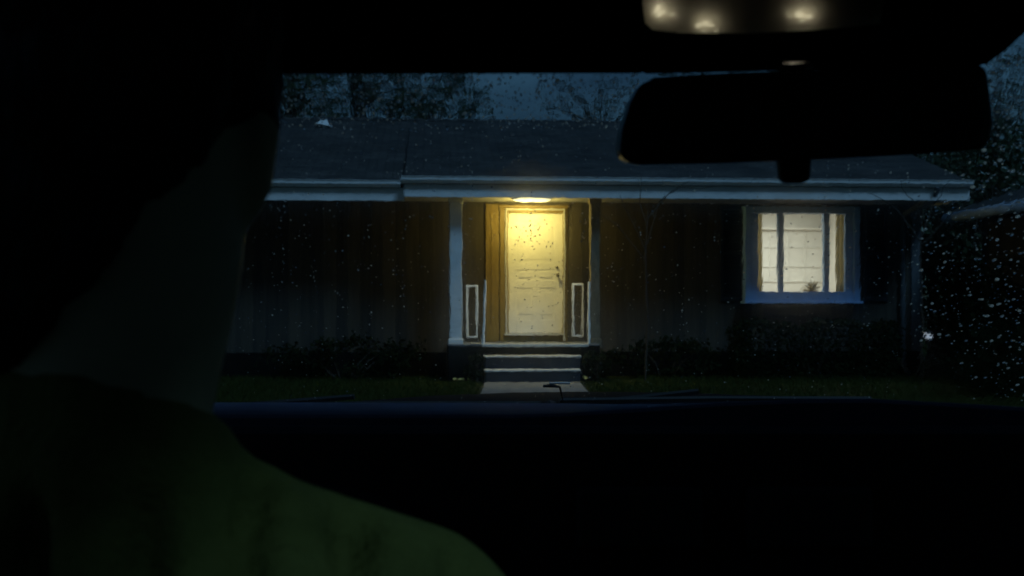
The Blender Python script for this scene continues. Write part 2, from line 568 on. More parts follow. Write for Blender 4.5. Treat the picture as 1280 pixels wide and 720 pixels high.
# front wall in panels round the two openings
w = MB()
w.box(XL, D_X0, 0, 0.2, 0, zSof)
w.box(D_X0, D_X1, 0, 0.2, D_Z1, zSof)
w.box(D_X0, D_X1, 0, 0.2, 0, D_Z0)
w.box(D_X1, W_X0, 0, 0.2, 0, zSof)
w.box(W_X0, W_X1, 0, 0.2, 0, W_Z0)
w.box(W_X0, W_X1, 0, 0.2, W_Z1, zSof)
w.box(W_X1, XR, 0, 0.2, 0, zSof)
w.build('wall', M['siding'], house)
for a_, b_ in ((XL, hx(558)), (hx(752), XR)):
    MB().box(a_, b_, -0.025, -0.002, 0, 0.42).build('foundation', M['foundation'], house, bevel=0.004)  # dark strip added to keep the moonlit wall base in shade
zR, yR = hz(151, 0, 4.2), 4.2
side = MB()
side.prism([(XR - 0.2, 0.205, 0), (XR - 0.2, 8.6, 0), (XR - 0.2, 8.6, zSof), (XR - 0.2, yR, zR - 0.25), (XR - 0.2, 0.205, zSof)], (0.2, 0, 0))
side.build('wall', M['siding'], house)
MB().prism([(XL, 0.205, 0), (XL, 8.6, 0), (XL, 8.6, zSof), (XL, yR, zR - 0.25), (XL, 0.205, zSof)], (0.2, 0, 0)).build('wall', M['siding'], house)
MB().box(XL + 0.21, XR - 0.21, 8.4, 8.6, 0, zSof).build('wall', M['siding'], house)


def slope(x0, x1, ye, ze, yr, zr, t, name='roof'):
    """roof slab; its object x runs along the eave and object y up the slope, so the shingle rows lie right"""
    L = math.hypot(yr - ye, zr - ze)
    ang = math.atan2(zr - ze, yr - ye)
    b = MB().box(0, x1 - x0, 0, L, -t, 0)
    o = b.build(name, M['shingle'], house)
    o.location = (x0, ye, ze)
    o.rotation_euler = (ang, 0, 0)
    return o


slope(XFS, XF1, yE - 0.06, zEt - 0.01, yR, zR, 0.1)
slope(XF0, XFS - 0.004, yEL - 0.06, zEt - 0.01 + DZL, yR, zR - 0.003, 0.1)
# rear slope
Lr = math.hypot(9.3 - yR, zR - zEt)
ob = MB().box(0, XF1 - XF0, 0, Lr, -0.1, -0.002).build('roof', M['shingle'], house)
ob.location = (XF1, 9.3, zEt)
ob.rotation_euler = (math.atan2(zR - zEt, 9.3 - yR), 0, math.pi)
rc = MB()
for k in range(int((XF1 - XF0) / 0.3)):
    x = XF0 + k * 0.3
    z = zR + 0.02 + 0.008 * random.random()
    rc.add([(x, yR - 0.15, z - 0.06), (x + 0.31, yR - 0.15, z - 0.065), (x + 0.31, yR, z), (x, yR, z + 0.012),
            (x + 0.31, yR + 0.15, z - 0.065), (x, yR + 0.15, z - 0.06)], [(0, 1, 2, 3), (3, 2, 4, 5)])
rc.build('ridge_cap', M['shingle'], house)
# fascia boards, gutters and soffits
zG0, zF1 = hz(230.5, 0, yE), hz(232.5, 0, yE)
MB().box(XFS, XF1, yE, yE + 0.04, zEb, zF1 + 0.05).build('fascia', M['white_paint'], house, bevel=0.004)
MB().box(XF0, XFS - 0.004, yEL, yEL + 0.04, zEb + DZL, zF1 + 0.05 + DZL).build('fascia', M['white_paint'], house, bevel=0.004)
MB().box(XFS, XFS + 0.03, yE + 0.042, yEL - 0.002, zEb, zF1 + 0.05).build('fascia', M['white_paint'], house, bevel=0.004)


def gutter(x0, x1, y, dz=0.0):
    # open K-shaped trough along the eave
    prof = [(y - 0.004, zG0), (y - 0.075, zG0), (y - 0.11, zG0 + 0.05), (y - 0.115, zEt + 0.005), (y - 0.125, zEt + 0.008),
            (y - 0.125, zEt + 0.014), (y - 0.105, zEt + 0.012), (y - 0.1, zG0 + 0.053), (y - 0.07, zG0 + 0.008), (y - 0.004, zG0 + 0.008)]
    MB().prism([(x0, a, b + dz) for a, b in prof], (x1 - x0, 0, 0)).build('gutter', M['white_paint'], house)


gutter(XFS - 0.05, XF1 + 0.02, yE)
gutter(XF0, XFS - 0.06, yEL, DZL)
MB().box(XFS + 0.03, XF1, yE + 0.042, -0.002, zSof, zSof + 0.02).build('soffit', M['soffit'], house)
MB().box(XF0, XFS + 0.028, yEL + 0.042, -0.002, zSof, zSof + 0.02).build('soffit', M['soffit'], house)
MB().box(XF1 - 0.035, XF1, yE + 0.045, 8.6, zEb + 0.02, zEb + 0.2).build('rake_board', M['white_paint'], house)
# roof vent cap near the ridge
xv, yv = hx(406, 3.3), 3.3
zv = hz(156, xv, yv)
vt = MB().tube([(xv, yv, zv - 0.25), (xv, yv, zv + 0.02)], 0.06, 12)
vt.add([(xv - 0.15, yv - 0.12, zv), (xv + 0.10, yv - 0.14, zv - 0.03), (xv + 0.15, yv + 0.02, zv - 0.05), (xv + 0.05, yv + 0.14, zv + 0.03), (xv - 0.13, yv + 0.1, zv + 0.05),
        (xv - 0.09, yv - 0.06, zv + 0.09), (xv + 0.05, yv - 0.06, zv + 0.08), (xv + 0.02, yv + 0.06, zv + 0.11)],
       [(0, 1, 2, 3, 4), (0, 1, 6, 5), (1, 2, 6), (2, 3, 7, 6), (3, 4, 7), (4, 0, 5, 7), (5, 6, 7)])
vt.build('roof_vent', M['white_paint'], house)

# door: frame, panelled leaf, threshold
fr = MB()
dx0, dx1 = hx(637), hx(702)
dz0, dz1 = hz(415), hz(267.5)
fr.box(D_X0, dx0 - 0.02, -0.03, 0.14, D_Z0, dz1 + 0.10)
fr.box(dx1 + 0.02, D_X1, -0.03, 0.14, D_Z0, dz1 + 0.10)
fr.box(dx0 - 0.02, dx1 + 0.02, -0.03, 0.14, dz1 + 0.015, dz1 + 0.10)
fr.box(D_X0 - 0.02, D_X1 + 0.02, -0.045, 0.0, dz1 + 0.102, D_Z1 + 0.02)
fr.box(dx0 - 0.02, dx1 + 0.02, -0.01, 0.14, D_Z0, dz0 - 0.05)
fr.build('door_frame', M['door_frame'], house, bevel=0.006)
bead = MB()
bead.box(dx0 - 0.075, dx0 - 0.045, -0.05, -0.032, dz0 - 0.03, dz1 + 0.062)
bead.box(dx1 + 0.025, dx1 + 0.055, -0.06, -0.032, D_Z0 + 0.01, dz1 + 0.062)
bead.box(dx0 - 0.075, dx1 + 0.055, -0.05, -0.032, dz1 + 0.064, dz1 + 0.09)
bead.build('door_bead', M['nosing'], house, bevel=0.004)
MB().box(dx0 - 0.09, dx1 + 0.02, -0.07, -0.012, dz0 - 0.055, dz0 - 0.025).build('threshold', M['nosing'], house, bevel=0.004)
st = MB()
st.box(hx(607.5), hx(610), -0.035, -0.002, D_Z0, zSof - 0.04)
st.box(hx(610) + 0.002, D_X0 - 0.022, -0.018, -0.002, D_Z0, zSof - 0.04)
st.box(hx(613.5), hx(615), -0.03, -0.0185, D_Z0 + 0.3, zSof - 0.2)
st.build('side_trim', M['door_frame'], house, bevel=0.004)
dr = MB()
dr.box(dx0 - 0.018, dx1 + 0.018, 0.035, 0.07, dz0 - 0.02, dz1 + 0.012)


def rail(x0, x1, z0, z1, y0=0.027):
    dr.box(x0, x1, y0, 0.0345, z0, z1)


dw, dh = dx1 - dx0, dz1 - dz0
sw = 0.115
zs = [0.0, 0.10, 0.115, 0.40, 0.415]
rail(dx0 - 0.018, dx0 + sw, dz0 - 0.02, dz1 + 0.012)
rail(dx1 - sw, dx1 + 0.018, dz0 - 0.02, dz1 + 0.012)
xm = (dx0 + dx1) / 2
rows = [(0.0, 0.10), (0.375, 0.44), (0.53, 0.585), (0.94, 1.006)]
for a, b in rows:
    rail(dx0 + sw + 0.001, dx1 - sw - 0.001, dz0 + a * dh - (0.02 if a == 0 else 0), dz0 + b * dh)
for (a, b) in ((0.10, 0.375),):
    rail(xm - 0.05, xm + 0.05, dz0 + a * dh + 0.001, dz0 + b * dh - 0.001)
for cx in (dx0 + sw + 0.16, dx1 - sw - 0.16):      # raised fields of the small panels
    dr.box(cx - 0.12, cx + 0.12, 0.030, 0.0345, dz0 + 0.15 * dh, dz0 + 0.335 * dh)
    dr.box(cx - 0.11, cx + 0.11, 0.024, 0.0345, dz0 + 0.462 * dh, dz0 + 0.51 * dh)
dr.box(xm - 0.3, xm + 0.3, 0.030, 0.0345, dz0 + 0.615 * dh, dz0 + 0.91 * dh)
door = dr.build('door', M['door_white'], house, bevel=0.003)
hp = (hx(696.5), hz(343.5))
h = MB().tube([(hp[0], 0.026, hp[1]), (hp[0], 0.01, hp[1]), (hp[0], 0.0, hp[1]), (hp[0], -0.03, hp[1]), (hp[0], -0.045, hp[1]), (hp[0], -0.07, hp[1]), (hp[0], -0.08, hp[1])], [0.03, 0.028, 0.018, 0.018, 0.036, 0.034, 0.015], 12)
MB().tube([(hp[0], 0.026, hp[1] + 0.13), (hp[0], -0.002, hp[1] + 0.13)], [0.026, 0.022], 12).build('lock', M['metal_dark'], door)
h.build('handle', M['metal_dark'], door, smooth=False)

# porch posts
pz0 = 0.55
px0, px1 = hx(562.5, -0.88), hx(577.5, -0.88)


def post(x0, x1, y, m):     # square posts standing on the landing
    b = MB()
    c = (x0 + x1) / 2
    hw_ = (x1 - x0) / 2
    b.box(c - hw_, c + hw_, y - hw_, y + hw_, pz0 - 0.02, zSof - 0.001)
    b.box(c - hw_ - 0.025, c + hw_ + 0.025, y - hw_ - 0.025, y + hw_ + 0.025, pz0 - 0.025, pz0 + 0.12)
    b.box(c - hw_ - 0.02, c + hw_ + 0.02, y - hw_ - 0.02, y + hw_ + 0.02, zSof - 0.1, zSof - 0.0015)
    return b.build('porch_post', m, house, bevel=0.006)


post(px0, px1, -0.88, M['white_paint'])
qx0, qx1 = hx(737.5, -0.88), hx(749, -0.88)
post(qx0, qx1, -0.88, M['grey_post'])

# window
win = MB()
yW = -0.22
wx0, wx1 = hx(932, yW), hx(1075, yW)
gx0, gx1 = hx(949, yW), hx(1058, yW)
xw = 5.0
wz0, wzg0, wzg1, wz1 = hz(376, xw, yW), hz(364.5, xw, yW), hz(266.5, xw, yW), hz(258, xw, yW)
win.box(wx0, wx0 + 0.1, yW, 0.0, wz0, wz1)
win.box(wx0 + 0.1, gx0, yW + 0.06, -0.10, wz0 + 0.03, wz1 - 0.02)
win.box(wx1 - 0.1, wx1, yW, 0.0, wz0, wz1)
win.box(gx1, wx1 - 0.1, yW + 0.06, -0.10, wz0 + 0.03, wz1 - 0.02)
win.box(wx0 + 0.1, wx1 - 0.1, yW, 0.0, wzg1, wz1)
window = win.build('window', M['trim_blue'], house, bevel=0.006)
MB().box(wx0 - 0.03, wx1 + 0.03, yW - 0.07, 0.0, wz0 - 0.045, wz0 - 0.002).build('sill', M['trim_blue'], window, bevel=0.008)
MB().box(wx0 + 0.102, wx1 - 0.102, yW + 0.01, 0.0, wz0, wzg0).build('frame', M['trim_blue'], window, bevel=0.006)
ym = yW + 0.05
for a, b in ((973, 979.5), (1030, 1037)):
    MB().box(hx(a, ym), hx(b, ym), ym, ym + 0.09, wzg0 + 0.001, wzg1 - 0.001).build('mullion', M['trim_blue'], window, bevel=0.006)
MB().box(gx0 + 0.002, gx1 - 0.002, ym + 0.04, ym + 0.044, wzg0 + 0.002, wzg1 - 0.002).build('pane', M['pane'], window)


def shutter(x0, x1):
    b = MB()
    z0, z1 = wz0, wz1 + 0.02
    b.box(x0, x0 + 0.05, -0.045, -0.002, z0, z1)
    b.box(x1 - 0.05, x1, -0.045, -0.002, z0, z1)
    for zz in (z0, (z0 + z1) / 2 - 0.03, z1 - 0.06):
        b.box(x0 + 0.051, x1 - 0.051, -0.045, -0.002, zz, zz + 0.06)
    n = 30
    for k in range(n):
        z = z0 + 0.07 + k * (z1 - z0 - 0.14) / n
        b.add([(x0 + 0.05, -0.04, z), (x1 - 0.05, -0.04, z), (x1 - 0.05, -0.006, z + 0.04), (x0 + 0.05, -0.006, z + 0.04)], [(0, 1, 2, 3)])
    b.build('shutter', M['shutter'], house)


shutter(hx(900), hx(930))
shutter(hx(1078), hx(1108))
# downspout at the corner and corner board
xd = hx(1127)
dsp = MB()
dsp.tube([(xd, -1.42, zG0), (xd, -1.35, zG0 - 0.12), (xd, -0.12, zSof - 0.18), (xd, -0.05, zSof - 0.32), (xd, -0.05, 0.15), (xd, -0.25, 0.06)], 0.045, 10)
dsp.build('downspout', M['downspout'], house)
MB().box(XR - 0.16, XR + 0.012, -0.018, -0.001, 0.425, zSof - 0.01).build('corner_board', M['downspout'], house)
# the lit room behind the window
RX0, RX1, RY1, RZ0, RZ1 = hx(885), XR - 0.25, 4.1, 0.6, 3.32
rm = MB()
rm.box(RX0 - 0.1, RX0, 0.205, RY1, RZ0, RZ1)
rm.box(RX1, RX1 + 0.02, 0.205, RY1, RZ0, RZ1)
rm.box(RX0 - 0.1, RX1 + 0.02, RY1, RY1 + 0.1, RZ0, RZ1)
rm.box(RX0 - 0.1, RX1 + 0.02, 0.205, RY1 + 0.1, RZ1 + 0.001, RZ1 + 0.05)
rm.build('interior_wall', M['room'], house)
MB().box(RX0 - 0.1, RX1 + 0.02, 0.205, RY1 + 0.1, RZ0 - 0.05, RZ0 - 0.002).build('interior_floor', M['room_floor'], house)
# panelled back wall: picture shelf and panel mouldings
pn = MB()
zsh = hz(284, 5, RY1 - 0.1)
pn.box(RX0, RX1, RY1 - 0.16, RY1 - 0.002, zsh - 0.05, zsh)
for py in (309, 333, 352):
    z = hz(py, 5, RY1)
    pn.box(RX0, RX1, RY1 - 0.03, RY1 - 0.003, z - 0.012, z + 0.012)
for px in (940, 962, 985, 1006, 1027, 1048, 1070):
    x = hx(px, RY1)
    for a, b in ((284, 309), (309, 333), (333, 352)):
        pn.box(x - 0.016, x + 0.016, RY1 - 0.022, RY1 - 0.003, hz(b, 5, RY1) + 0.014, hz(a, 5, RY1) - (0.055 if a == 284 else 0.014))
pn.build('wall_panelling', M['room'], house, bevel=0.004)
rl = bpy.data.lights.new('room_lamp', 'AREA')
rl.energy, rl.size, rl.color = 102, 1.2, (1.0, 0.99, 0.92)
ro = bpy.data.objects.new('room_lamp', rl)
COL.objects.link(ro)
ro.visible_transmission = False
ro.location = hw((RX0 + RX1) / 2 - 0.2, 2.0, RZ1 - 0.02)

# curtains just inside the window
def curtain(x0, x1, y, label, amp, folds):
    o = hthing('curtain', label, 'curtain', x0, y, wzg0 - 0.05, 'curtains at the lit window')
    n = folds * 10
    z0, z1 = wzg0 - 0.05, wzg1 + 0.12
    vs, fs = [], []
    for j in range(7):
        t = j / 6
        for i in range(n + 1):
            u = i / n
            yy = y + amp * math.sin(u * folds * 2 * math.pi + 0.4 * math.sin(3 * t)) * (0.7 + 0.3 * (1 - t))
            vs.append((x0 + (x1 - x0) * u, yy, z0 + (z1 - z0) * t))
    for j in range(6):
        for i in range(n):
            fs.append((j * (n + 1) + i, j * (n + 1) + i + 1, (j + 1) * (n + 1) + i + 1, (j + 1) * (n + 1) + i))
    b = MB((x0, y, z0)).add(vs, fs).build('cloth', M['curtain'], o, smooth=True)
    sm = b.modifiers.new('s', 'SOLIDIFY'); sm.thickness = 0.004
    r_ = MB((x0, y, z0)).tube([(x0 - 0.05, y, z1 + 0.01), (x1 + 0.05, y, z1 + 0.01)], 0.014, 10).build('curtain_rod', M['metal_dark'], o)
    return o


curtain(hx(942, 0.06), hx(953, 0.06), 0.06, 'narrow cream curtain drawn to the left edge of the lit window', 0.03, 2)
curtain(hx(1045, 0.06), hx(1065, 0.06), 0.06, 'wider folded curtain at the shutter side of the lit window, right of the mullions', 0.035, 4)

# pot plant on the inside ledge
plx, ply, plz = hx(1015, 0.55), 0.55, hz(372, 5, 0.55)
pt = hthing('potted_plant', 'small dry-leaved potted plant inside the lit window, lower corner of the middle pane', 'plant', plx, ply, plz)
MB().lathe([(0.06, 0), (0.085, 0.1), (0.09, 0.1), (0.09, 0.12)], n=16).build('pot', M['pot'], pt)
lv = []
for k in range(60):
    a, e = random.uniform(0, 6.28), random.uniform(0.1, 1.2)
    L_ = random.uniform(0.12, 0.27)
    c = Vector((0, 0, 0.11))
    dirv = Vector((math.cos(a) * math.cos(e), math.sin(a) * math.cos(e), math.sin(e)))
    sd_ = dirv.cross(Vector((0, 0, 1))).normalized() * 0.02
    lv.append([c, c + dirv * L_ * 0.6 + sd_, c + dirv * L_ + Vector((0, 0, -0.02)), c + dirv * L_ * 0.6 - sd_])
quads('leaves', np.array([[tuple(p) for p in q] for q in lv]), M['dry_leaf'], pt)
tb = hthing('side_table', 'small dark table under the lit window carrying the potted plant', 'table', plx, ply, RZ0)
tt = MB().box(-0.35, 0.3, -0.2, 0.25, plz - RZ0 - 0.032, plz - RZ0 - 0.002).build('table_top', M['door_frame'], tb, bevel=0.004)
for sx in (-0.32, 0.27):
    for sy in (-0.17, 0.22):
        MB().box(sx - 0.02, sx + 0.02, sy - 0.02, sy + 0.02, 0, plz - RZ0 - 0.033).build('leg', M['door_frame'], tb)

# porch lamp under the soffit
lx, ly = hx(665, -0.7), -0.7
lamp = hthing('porch_lamp', 'round flush ceiling lamp glowing under the porch eave above the door', 'lamp', lx, ly, zSof)
MB().lathe([(0.34, -0.001), (0.34, -0.012), (0.325, -0.02)], n=36).build('base_plate', M['white_paint'], lamp)
MB().lathe([(0.32, -0.021), (0.315, -0.030), (0.28, -0.038), (0.2, -0.043), (0.05, -0.045)], n=36).build('lamp_shade', M['lamp_glow'], lamp, smooth=True)
# the bulb (all round) and the downward throw of the lamp's lens
al = bpy.data.lights.new('porch_bulb', 'POINT')
al.energy, al.color, al.shadow_soft_size = 44, (1.0, 0.78, 0.20), 0.08
ao = bpy.data.objects.new('porch_bulb', al)
COL.objects.link(ao)
ao.visible_transmission = False
ao.location = hw(lx - 0.03, -0.60, zSof - 0.20)
al = bpy.data.lights.new('porch_downlight', 'SPOT')
al.energy, al.color, al.shadow_soft_size = 85, (1.0, 0.84, 0.40), 0.15
al.spot_size, al.spot_blend = R(108), 0.75
ao = bpy.data.objects.new('porch_downlight', al)
COL.objects.link(ao)
ao.visible_transmission = False
ao.location = hw(lx, -1.12, zSof - 0.08)
ao.rotation_euler = (0, 0, HT)

# steps
stx0, stx1 = hx(578, -1.1), hx(738, -1.25)
steps = hthing('front_steps', 'concrete porch landing with three dark risers and pale step edges below the door', 'steps', 0, -1.25, 0)
s0 = (0, -1.25, 0)
PZ = hz(430, 0, -1.25)
lx0, lx1 = hx(560, -1.25), hx(750, -1.25)
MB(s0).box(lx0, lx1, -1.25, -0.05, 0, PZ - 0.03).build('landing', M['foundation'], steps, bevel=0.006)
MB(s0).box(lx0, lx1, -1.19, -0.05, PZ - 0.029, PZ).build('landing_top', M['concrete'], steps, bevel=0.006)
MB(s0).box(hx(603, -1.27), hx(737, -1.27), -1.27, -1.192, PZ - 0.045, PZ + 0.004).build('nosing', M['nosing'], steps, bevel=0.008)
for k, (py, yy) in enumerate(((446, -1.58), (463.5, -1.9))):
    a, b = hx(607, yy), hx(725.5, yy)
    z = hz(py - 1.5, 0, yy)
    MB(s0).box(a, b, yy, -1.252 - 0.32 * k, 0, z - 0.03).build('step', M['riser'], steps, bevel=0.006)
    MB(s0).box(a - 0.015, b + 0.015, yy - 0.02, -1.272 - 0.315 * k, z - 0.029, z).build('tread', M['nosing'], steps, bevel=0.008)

# railings at the two sides of the landing
def railing(pxa, pxb, pya, pyb, newel, wall_px, label):
    y, yn = -0.72, -1.14
    o = hthing('porch_railing', label, 'railing', hx((pxa + pxb) / 2, y), y, PZ, 'porch railings')
    base = (hx((pxa + pxb) / 2, y), y, PZ)
    a, b = hx(pxa + 1, y), hx(pxb - 1, y)
    z0, z1 = max(hz(pyb, 0, y), PZ + 0.04), hz(pya, 0, y)
    m_ = MB(base)
    rr = 0.016
    m_.box(a - rr, a + rr, y - rr, y + rr, z0, z1)
    m_.box(b - rr, b + rr, y - rr, y + rr, z0, z1)
    m_.box(a + rr + .001, b - rr - .001, y - rr, y + rr, z1 - 2 * rr, z1 - 0.001)
    m_.box(a + rr + .001, b - rr - .001, y - rr, y + rr, z0 + 0.001, z0 + 2 * rr)
    m_.build('baluster_loop', M['rail_white'], o, bevel=0.006)
    (na, nb, nt) = newel
    MB(base).tube([(hx(na, yn), yn, PZ + 0.003), (hx(nb, yn), yn, hz(nt, 0, yn))], [0.026, 0.022], 10).build('newel_post', M['rail_white'], o)
    xw_ = hx(wall_px, y)
    lo, hi = sorted((xw_, hx(na, y)))
    for za, zb_ in ((z0 + 0.005, z0 + 0.025), (z1 - 0.03, z1 - 0.012)):
        MB(base).box(lo, hi, y + rr + 0.001, y + rr + 0.012, za, zb_).build('rail', M['metal_dark'], o)
    return o


railing(583, 597, 356, 422, (604, 607, 350), 579, 'white looped railing beside the white porch post, left of the door')
railing(715.5, 729, 354, 421, (736.5, 736.5, 352), 737, 'white looped railing beside the greyed porch post, right of the door')


# ------------------------------------------------------------------ vegetation
def leaf_faces(P, size, jitter=0.4):
    n = len(P)
    a = rng.normal(size=(n, 3)); a /= np.linalg.norm(a, axis=1)[:, None]
    b = rng.normal(size=(n, 3)); b -= (a * b).sum(1)[:, None] * a; b /= np.linalg.norm(b, axis=1)[:, None]
    s = size * (1 + jitter * rng.uniform(-1, 1, n))[:, None]
    return np.stack([P - a * s, P + b * s * 0.5, P + a * s, P - b * s * 0.5], 1)


def clumps(c, rad, n_cl, per, cl_r):
    """points in clumps spread through an ellipsoid"""
    d = rng.normal(size=(n_cl, 3)); d /= np.linalg.norm(d, axis=1)[:, None]
    r = rng.uniform(0.35, 1.0, n_cl) ** 0.6
    C = np.array(c) + d * r[:, None] * np.array(rad)
    P = np.repeat(C, per, 0) + rng.normal(size=(n_cl * per, 3)) * cl_r * np.repeat(rng.uniform(0.5, 1.3, n_cl), per)[:, None] * np.array([1, 1, 0.7])
    return P, C


def tree(label, px, Y, height, crown_r, trunk_h, n_cl, per, leaf, m, cl_r=0.4, group=None, base_z=0, name='tree', tr=0.18):
    X = (px - 640) / F * Y
    o = thing(name, label, 'tree', (X, Y, base_z), random.uniform(0, 6), group)
    cz = (height + trunk_h) / 2
    rad = (crown_r, crown_r, (height - trunk_h) / 2)
    P, C = clumps((0, 0, cz), rad, n_cl, per, cl_r)
    tk = MB()
    top = Vector((0.2, -0.1, height * 0.85))
    mid = Vector((0.08, 0.05, trunk_h))
    tk.tube([(0, 0, -0.1), (0.02, 0, 0.3), mid, mid.lerp(top, 0.5) + Vector((0.15, 0.1, 0)), top], [tr * 1.4, tr, tr * 0.75, tr * 0.4, tr * 0.1], 8)
    for c in C[::max(1, n_cl // 26)]:
        c = Vector(c)
        s = mid.lerp(top, random.uniform(0.0, 0.8))
        m1 = s.lerp(c, 0.5) + Vector((random.uniform(-.2, .2), random.uniform(-.2, .2), random.uniform(0, .3)))
        tk.tube([s, m1, c], [tr * 0.3, tr * 0.18, tr * 0.05], 5)
    tk.build('trunk', M['bark'], o)
    quads('crown', leaf_faces(P, leaf), m, o)
    return o


T = 'trees behind the house roof'
tree('broad leafy tree behind the roof, next to the driver\'s hair', 372, 29.5, 11.5, 2.1, 3.0, 90, 62, 0.07, M['leaf_a'], 0.34, T)
tree('dense leafy tree behind the roof above the recessed stretch of eave', 455, 31, 11.0, 2.3, 3.2, 94, 64, 0.07, M['leaf_b'], 0.34, T)
tree('lower leafy tree behind the roof, last before the open sky', 535, 30, 9.2, 1.5, 3.2, 56, 60, 0.07, M['leaf_a'], 0.30, T)
tree('thin half-bare tree against the sky beside the car mirror', 745, 33, 8.6, 1.6, 4.4, 34, 36, 0.065, M['leaf_c'], 0.34, T)
tree('small bushy treetop just clearing the middle of the roof ridge', 668, 35, 7.15, 1.6, 3.0, 34, 45, 0.09, M['leaf_b'], 0.30, T)
tree('tall tree behind the roof hidden mostly by the car mirror', 930, 33, 10.5, 2.6, 3.0, 70, 50, 0.11, M['leaf_a'], 0.42, T)
tree('loose tree rising behind the far end of the eave', 1235, 31, 8.7, 2.0, 2.6, 56, 60, 0.07, M['leaf_b'], 0.38, T)
tree('dark leafy tree behind the driver\'s head, far left', 230, 30, 11, 2.6, 3.0, 80, 50, 0.11, M['leaf_b'], 0.4, T)
tree('brown-green tree at the house corner beyond the downspout', 1190, 24.5, 5.3, 1.1, 1.0, 55, 60, 0.075, M['leaf_c'], 0.24, 'trees beside the house', tr=0.09)
tree('dark round tree between the house corner and the neighbouring garage', 1242, 23, 4.9, 1.2, 0.8, 60, 60, 0.075, M['leaf_a'], 0.25, 'trees beside the house', tr=0.1)


tree('thin-stemmed dark tree filling the gap between house corner and the other trees', 1166, 26.5, 5.2, 1.2, 0.9, 60, 60, 0.08, M['leaf_b'], 0.26, 'trees beside the house', tr=0.09)
tree('dark tree rising behind the garage roof at the right edge', 1300, 25, 5.6, 1.6, 1.0, 70, 60, 0.08, M['leaf_a'], 0.3, 'trees beside the house', tr=0.12)
nW = 16000
wX = rng.uniform(-45, 60, nW); wY = rng.uniform(42, 47, nW)
wH = 4.3 + 0.7 * np.sin(wX * 0.8) + 0.5 * np.sin(wX * 2.3 + 1) + 0.3 * np.sin(wX * 5.1)
wZ = wH * rng.uniform(0, 1, nW) ** 0.8
tag(quads('treeline', leaf_faces(np.stack([wX, wY, wZ], 1), 0.32), M['leaf_a']), 'dark line of far-off woods on the horizon behind the house and the trees', 'woods', kind='stuff')


def shrub(name, label, cat, x, y, z, rad, n, leaf, m, group=None, boxy=False, world_xy=False):
    o = thing(name, label, cat, (x, y, z) if world_xy else hw(x, y, z), 0 if world_xy else HT, group)
    if boxy:
        P = rng.uniform(-1, 1, (n, 3))
        k = rng.integers(0, 3, n)
        sgn = rng.choice([-1, 1], n) * rng.uniform(0.82, 1.06, n)
        P[np.arange(n), k] = np.where(rng.random(n) < 0.75, sgn, P[np.arange(n), k])
        # lumpy outline
        q = 0.12 * np.sin(P[:, 0] * rad[0] * 5) + 0.08 * np.sin(P[:, 0] * rad[0] * 11 + 1)
        P[:, 2] *= 1 + q
        P = P * np.array(rad) + np.array([0, 0, rad[2]])
    else:
        P, _ = clumps((0, 0, rad[2]), rad, max(6, n // 40), 40, min(rad) * 0.28)
        P[:, 2] = np.maximum(P[:, 2], 0.02)
    quads('foliage', leaf_faces(P, leaf), m, o)
    st_ = MB()
    for k in range(5):
        a = random.uniform(0, 6.28)
        q = random.uniform(0.2, 0.75)
        st_.tube([(0.15 * q * math.cos(a), 0.15 * q * math.sin(a), -0.05), (rad[0] * q * math.cos(a) * 0.5, rad[1] * q * math.sin(a) * 0.5, rad[2] * 0.8),
                  (rad[0] * q * math.cos(a), rad[1] * q * math.sin(a), rad[2] * 1.5)], [0.018, 0.012, 0.004], 5)
    st_.build('stem', M['bark'], o)
    return o


hx0, hx1 = hx(918, -0.7), hx(1112, -0.7)
shrub('hedge', 'low clipped dark hedge along the wall under the lit window', 'hedge', (hx0 + hx1) / 2, -0.75, 0, ((hx1 - hx0) / 2, 0.38, 0.46), 9000, 0.035, M['leaf_black'], boxy=True)
shrub('shrub', 'tiny round shrub at the foot of the steps, on the side of the white post', 'shrub', hx(596, -1.55), -1.55, 0, (0.16, 0.16, 0.22), 500, 0.03, M['leaf_black'], 'shrubs by the steps')
shrub('shrub', 'small grey-green shrub at the foot of the steps, below the greyed post', 'shrub', hx(743, -1.5), -1.5, 0, (0.24, 0.2, 0.24), 700, 0.03, M['leaf_black'], 'shrubs by the steps')
shrub('shrub', 'loose shrub on the lawn against the dark wall between the driver and the porch', 'shrub', hx(430, -0.6), -0.6, 0, (1.5, 0.4, 0.34), 2800, 0.04, M['leaf_black'], 'shrubs along the wall')
shrub('shrub', 'low shrub on the lawn against the dark wall between porch and hedge', 'shrub', hx(832, -0.6), -0.6, 0, (1.0, 0.4, 0.32), 2000, 0.04, M['leaf_black'], 'shrubs along the wall')
shrub('bush', 'tall dark bush beyond the corner of the house, right of the garden lamp', 'bush', (1215 - 640) / F * 20.3, 20.3, 0, (0.85, 0.8, 1.0), 4200, 0.05, M['leaf_black'], 'bushes by the garage', world_xy=True)
shrub('bush', 'low green bush at the lower right edge in front of the garage', 'bush', (1262 - 640) / F * 15.2, 15.2, 0, (0.8, 0.7, 0.48), 3000, 0.045, M['leaf_black'], 'bushes by the garage', world_xy=True)
shrub('bush', 'reddish-brown bush standing against the garage wall at the right edge', 'bush', (1272 - 640) / F * 17.2, 17.2, 0, (0.7, 0.6, 0.95), 3400, 0.045, M['leaf_black'], 'bushes by the garage', world_xy=True)


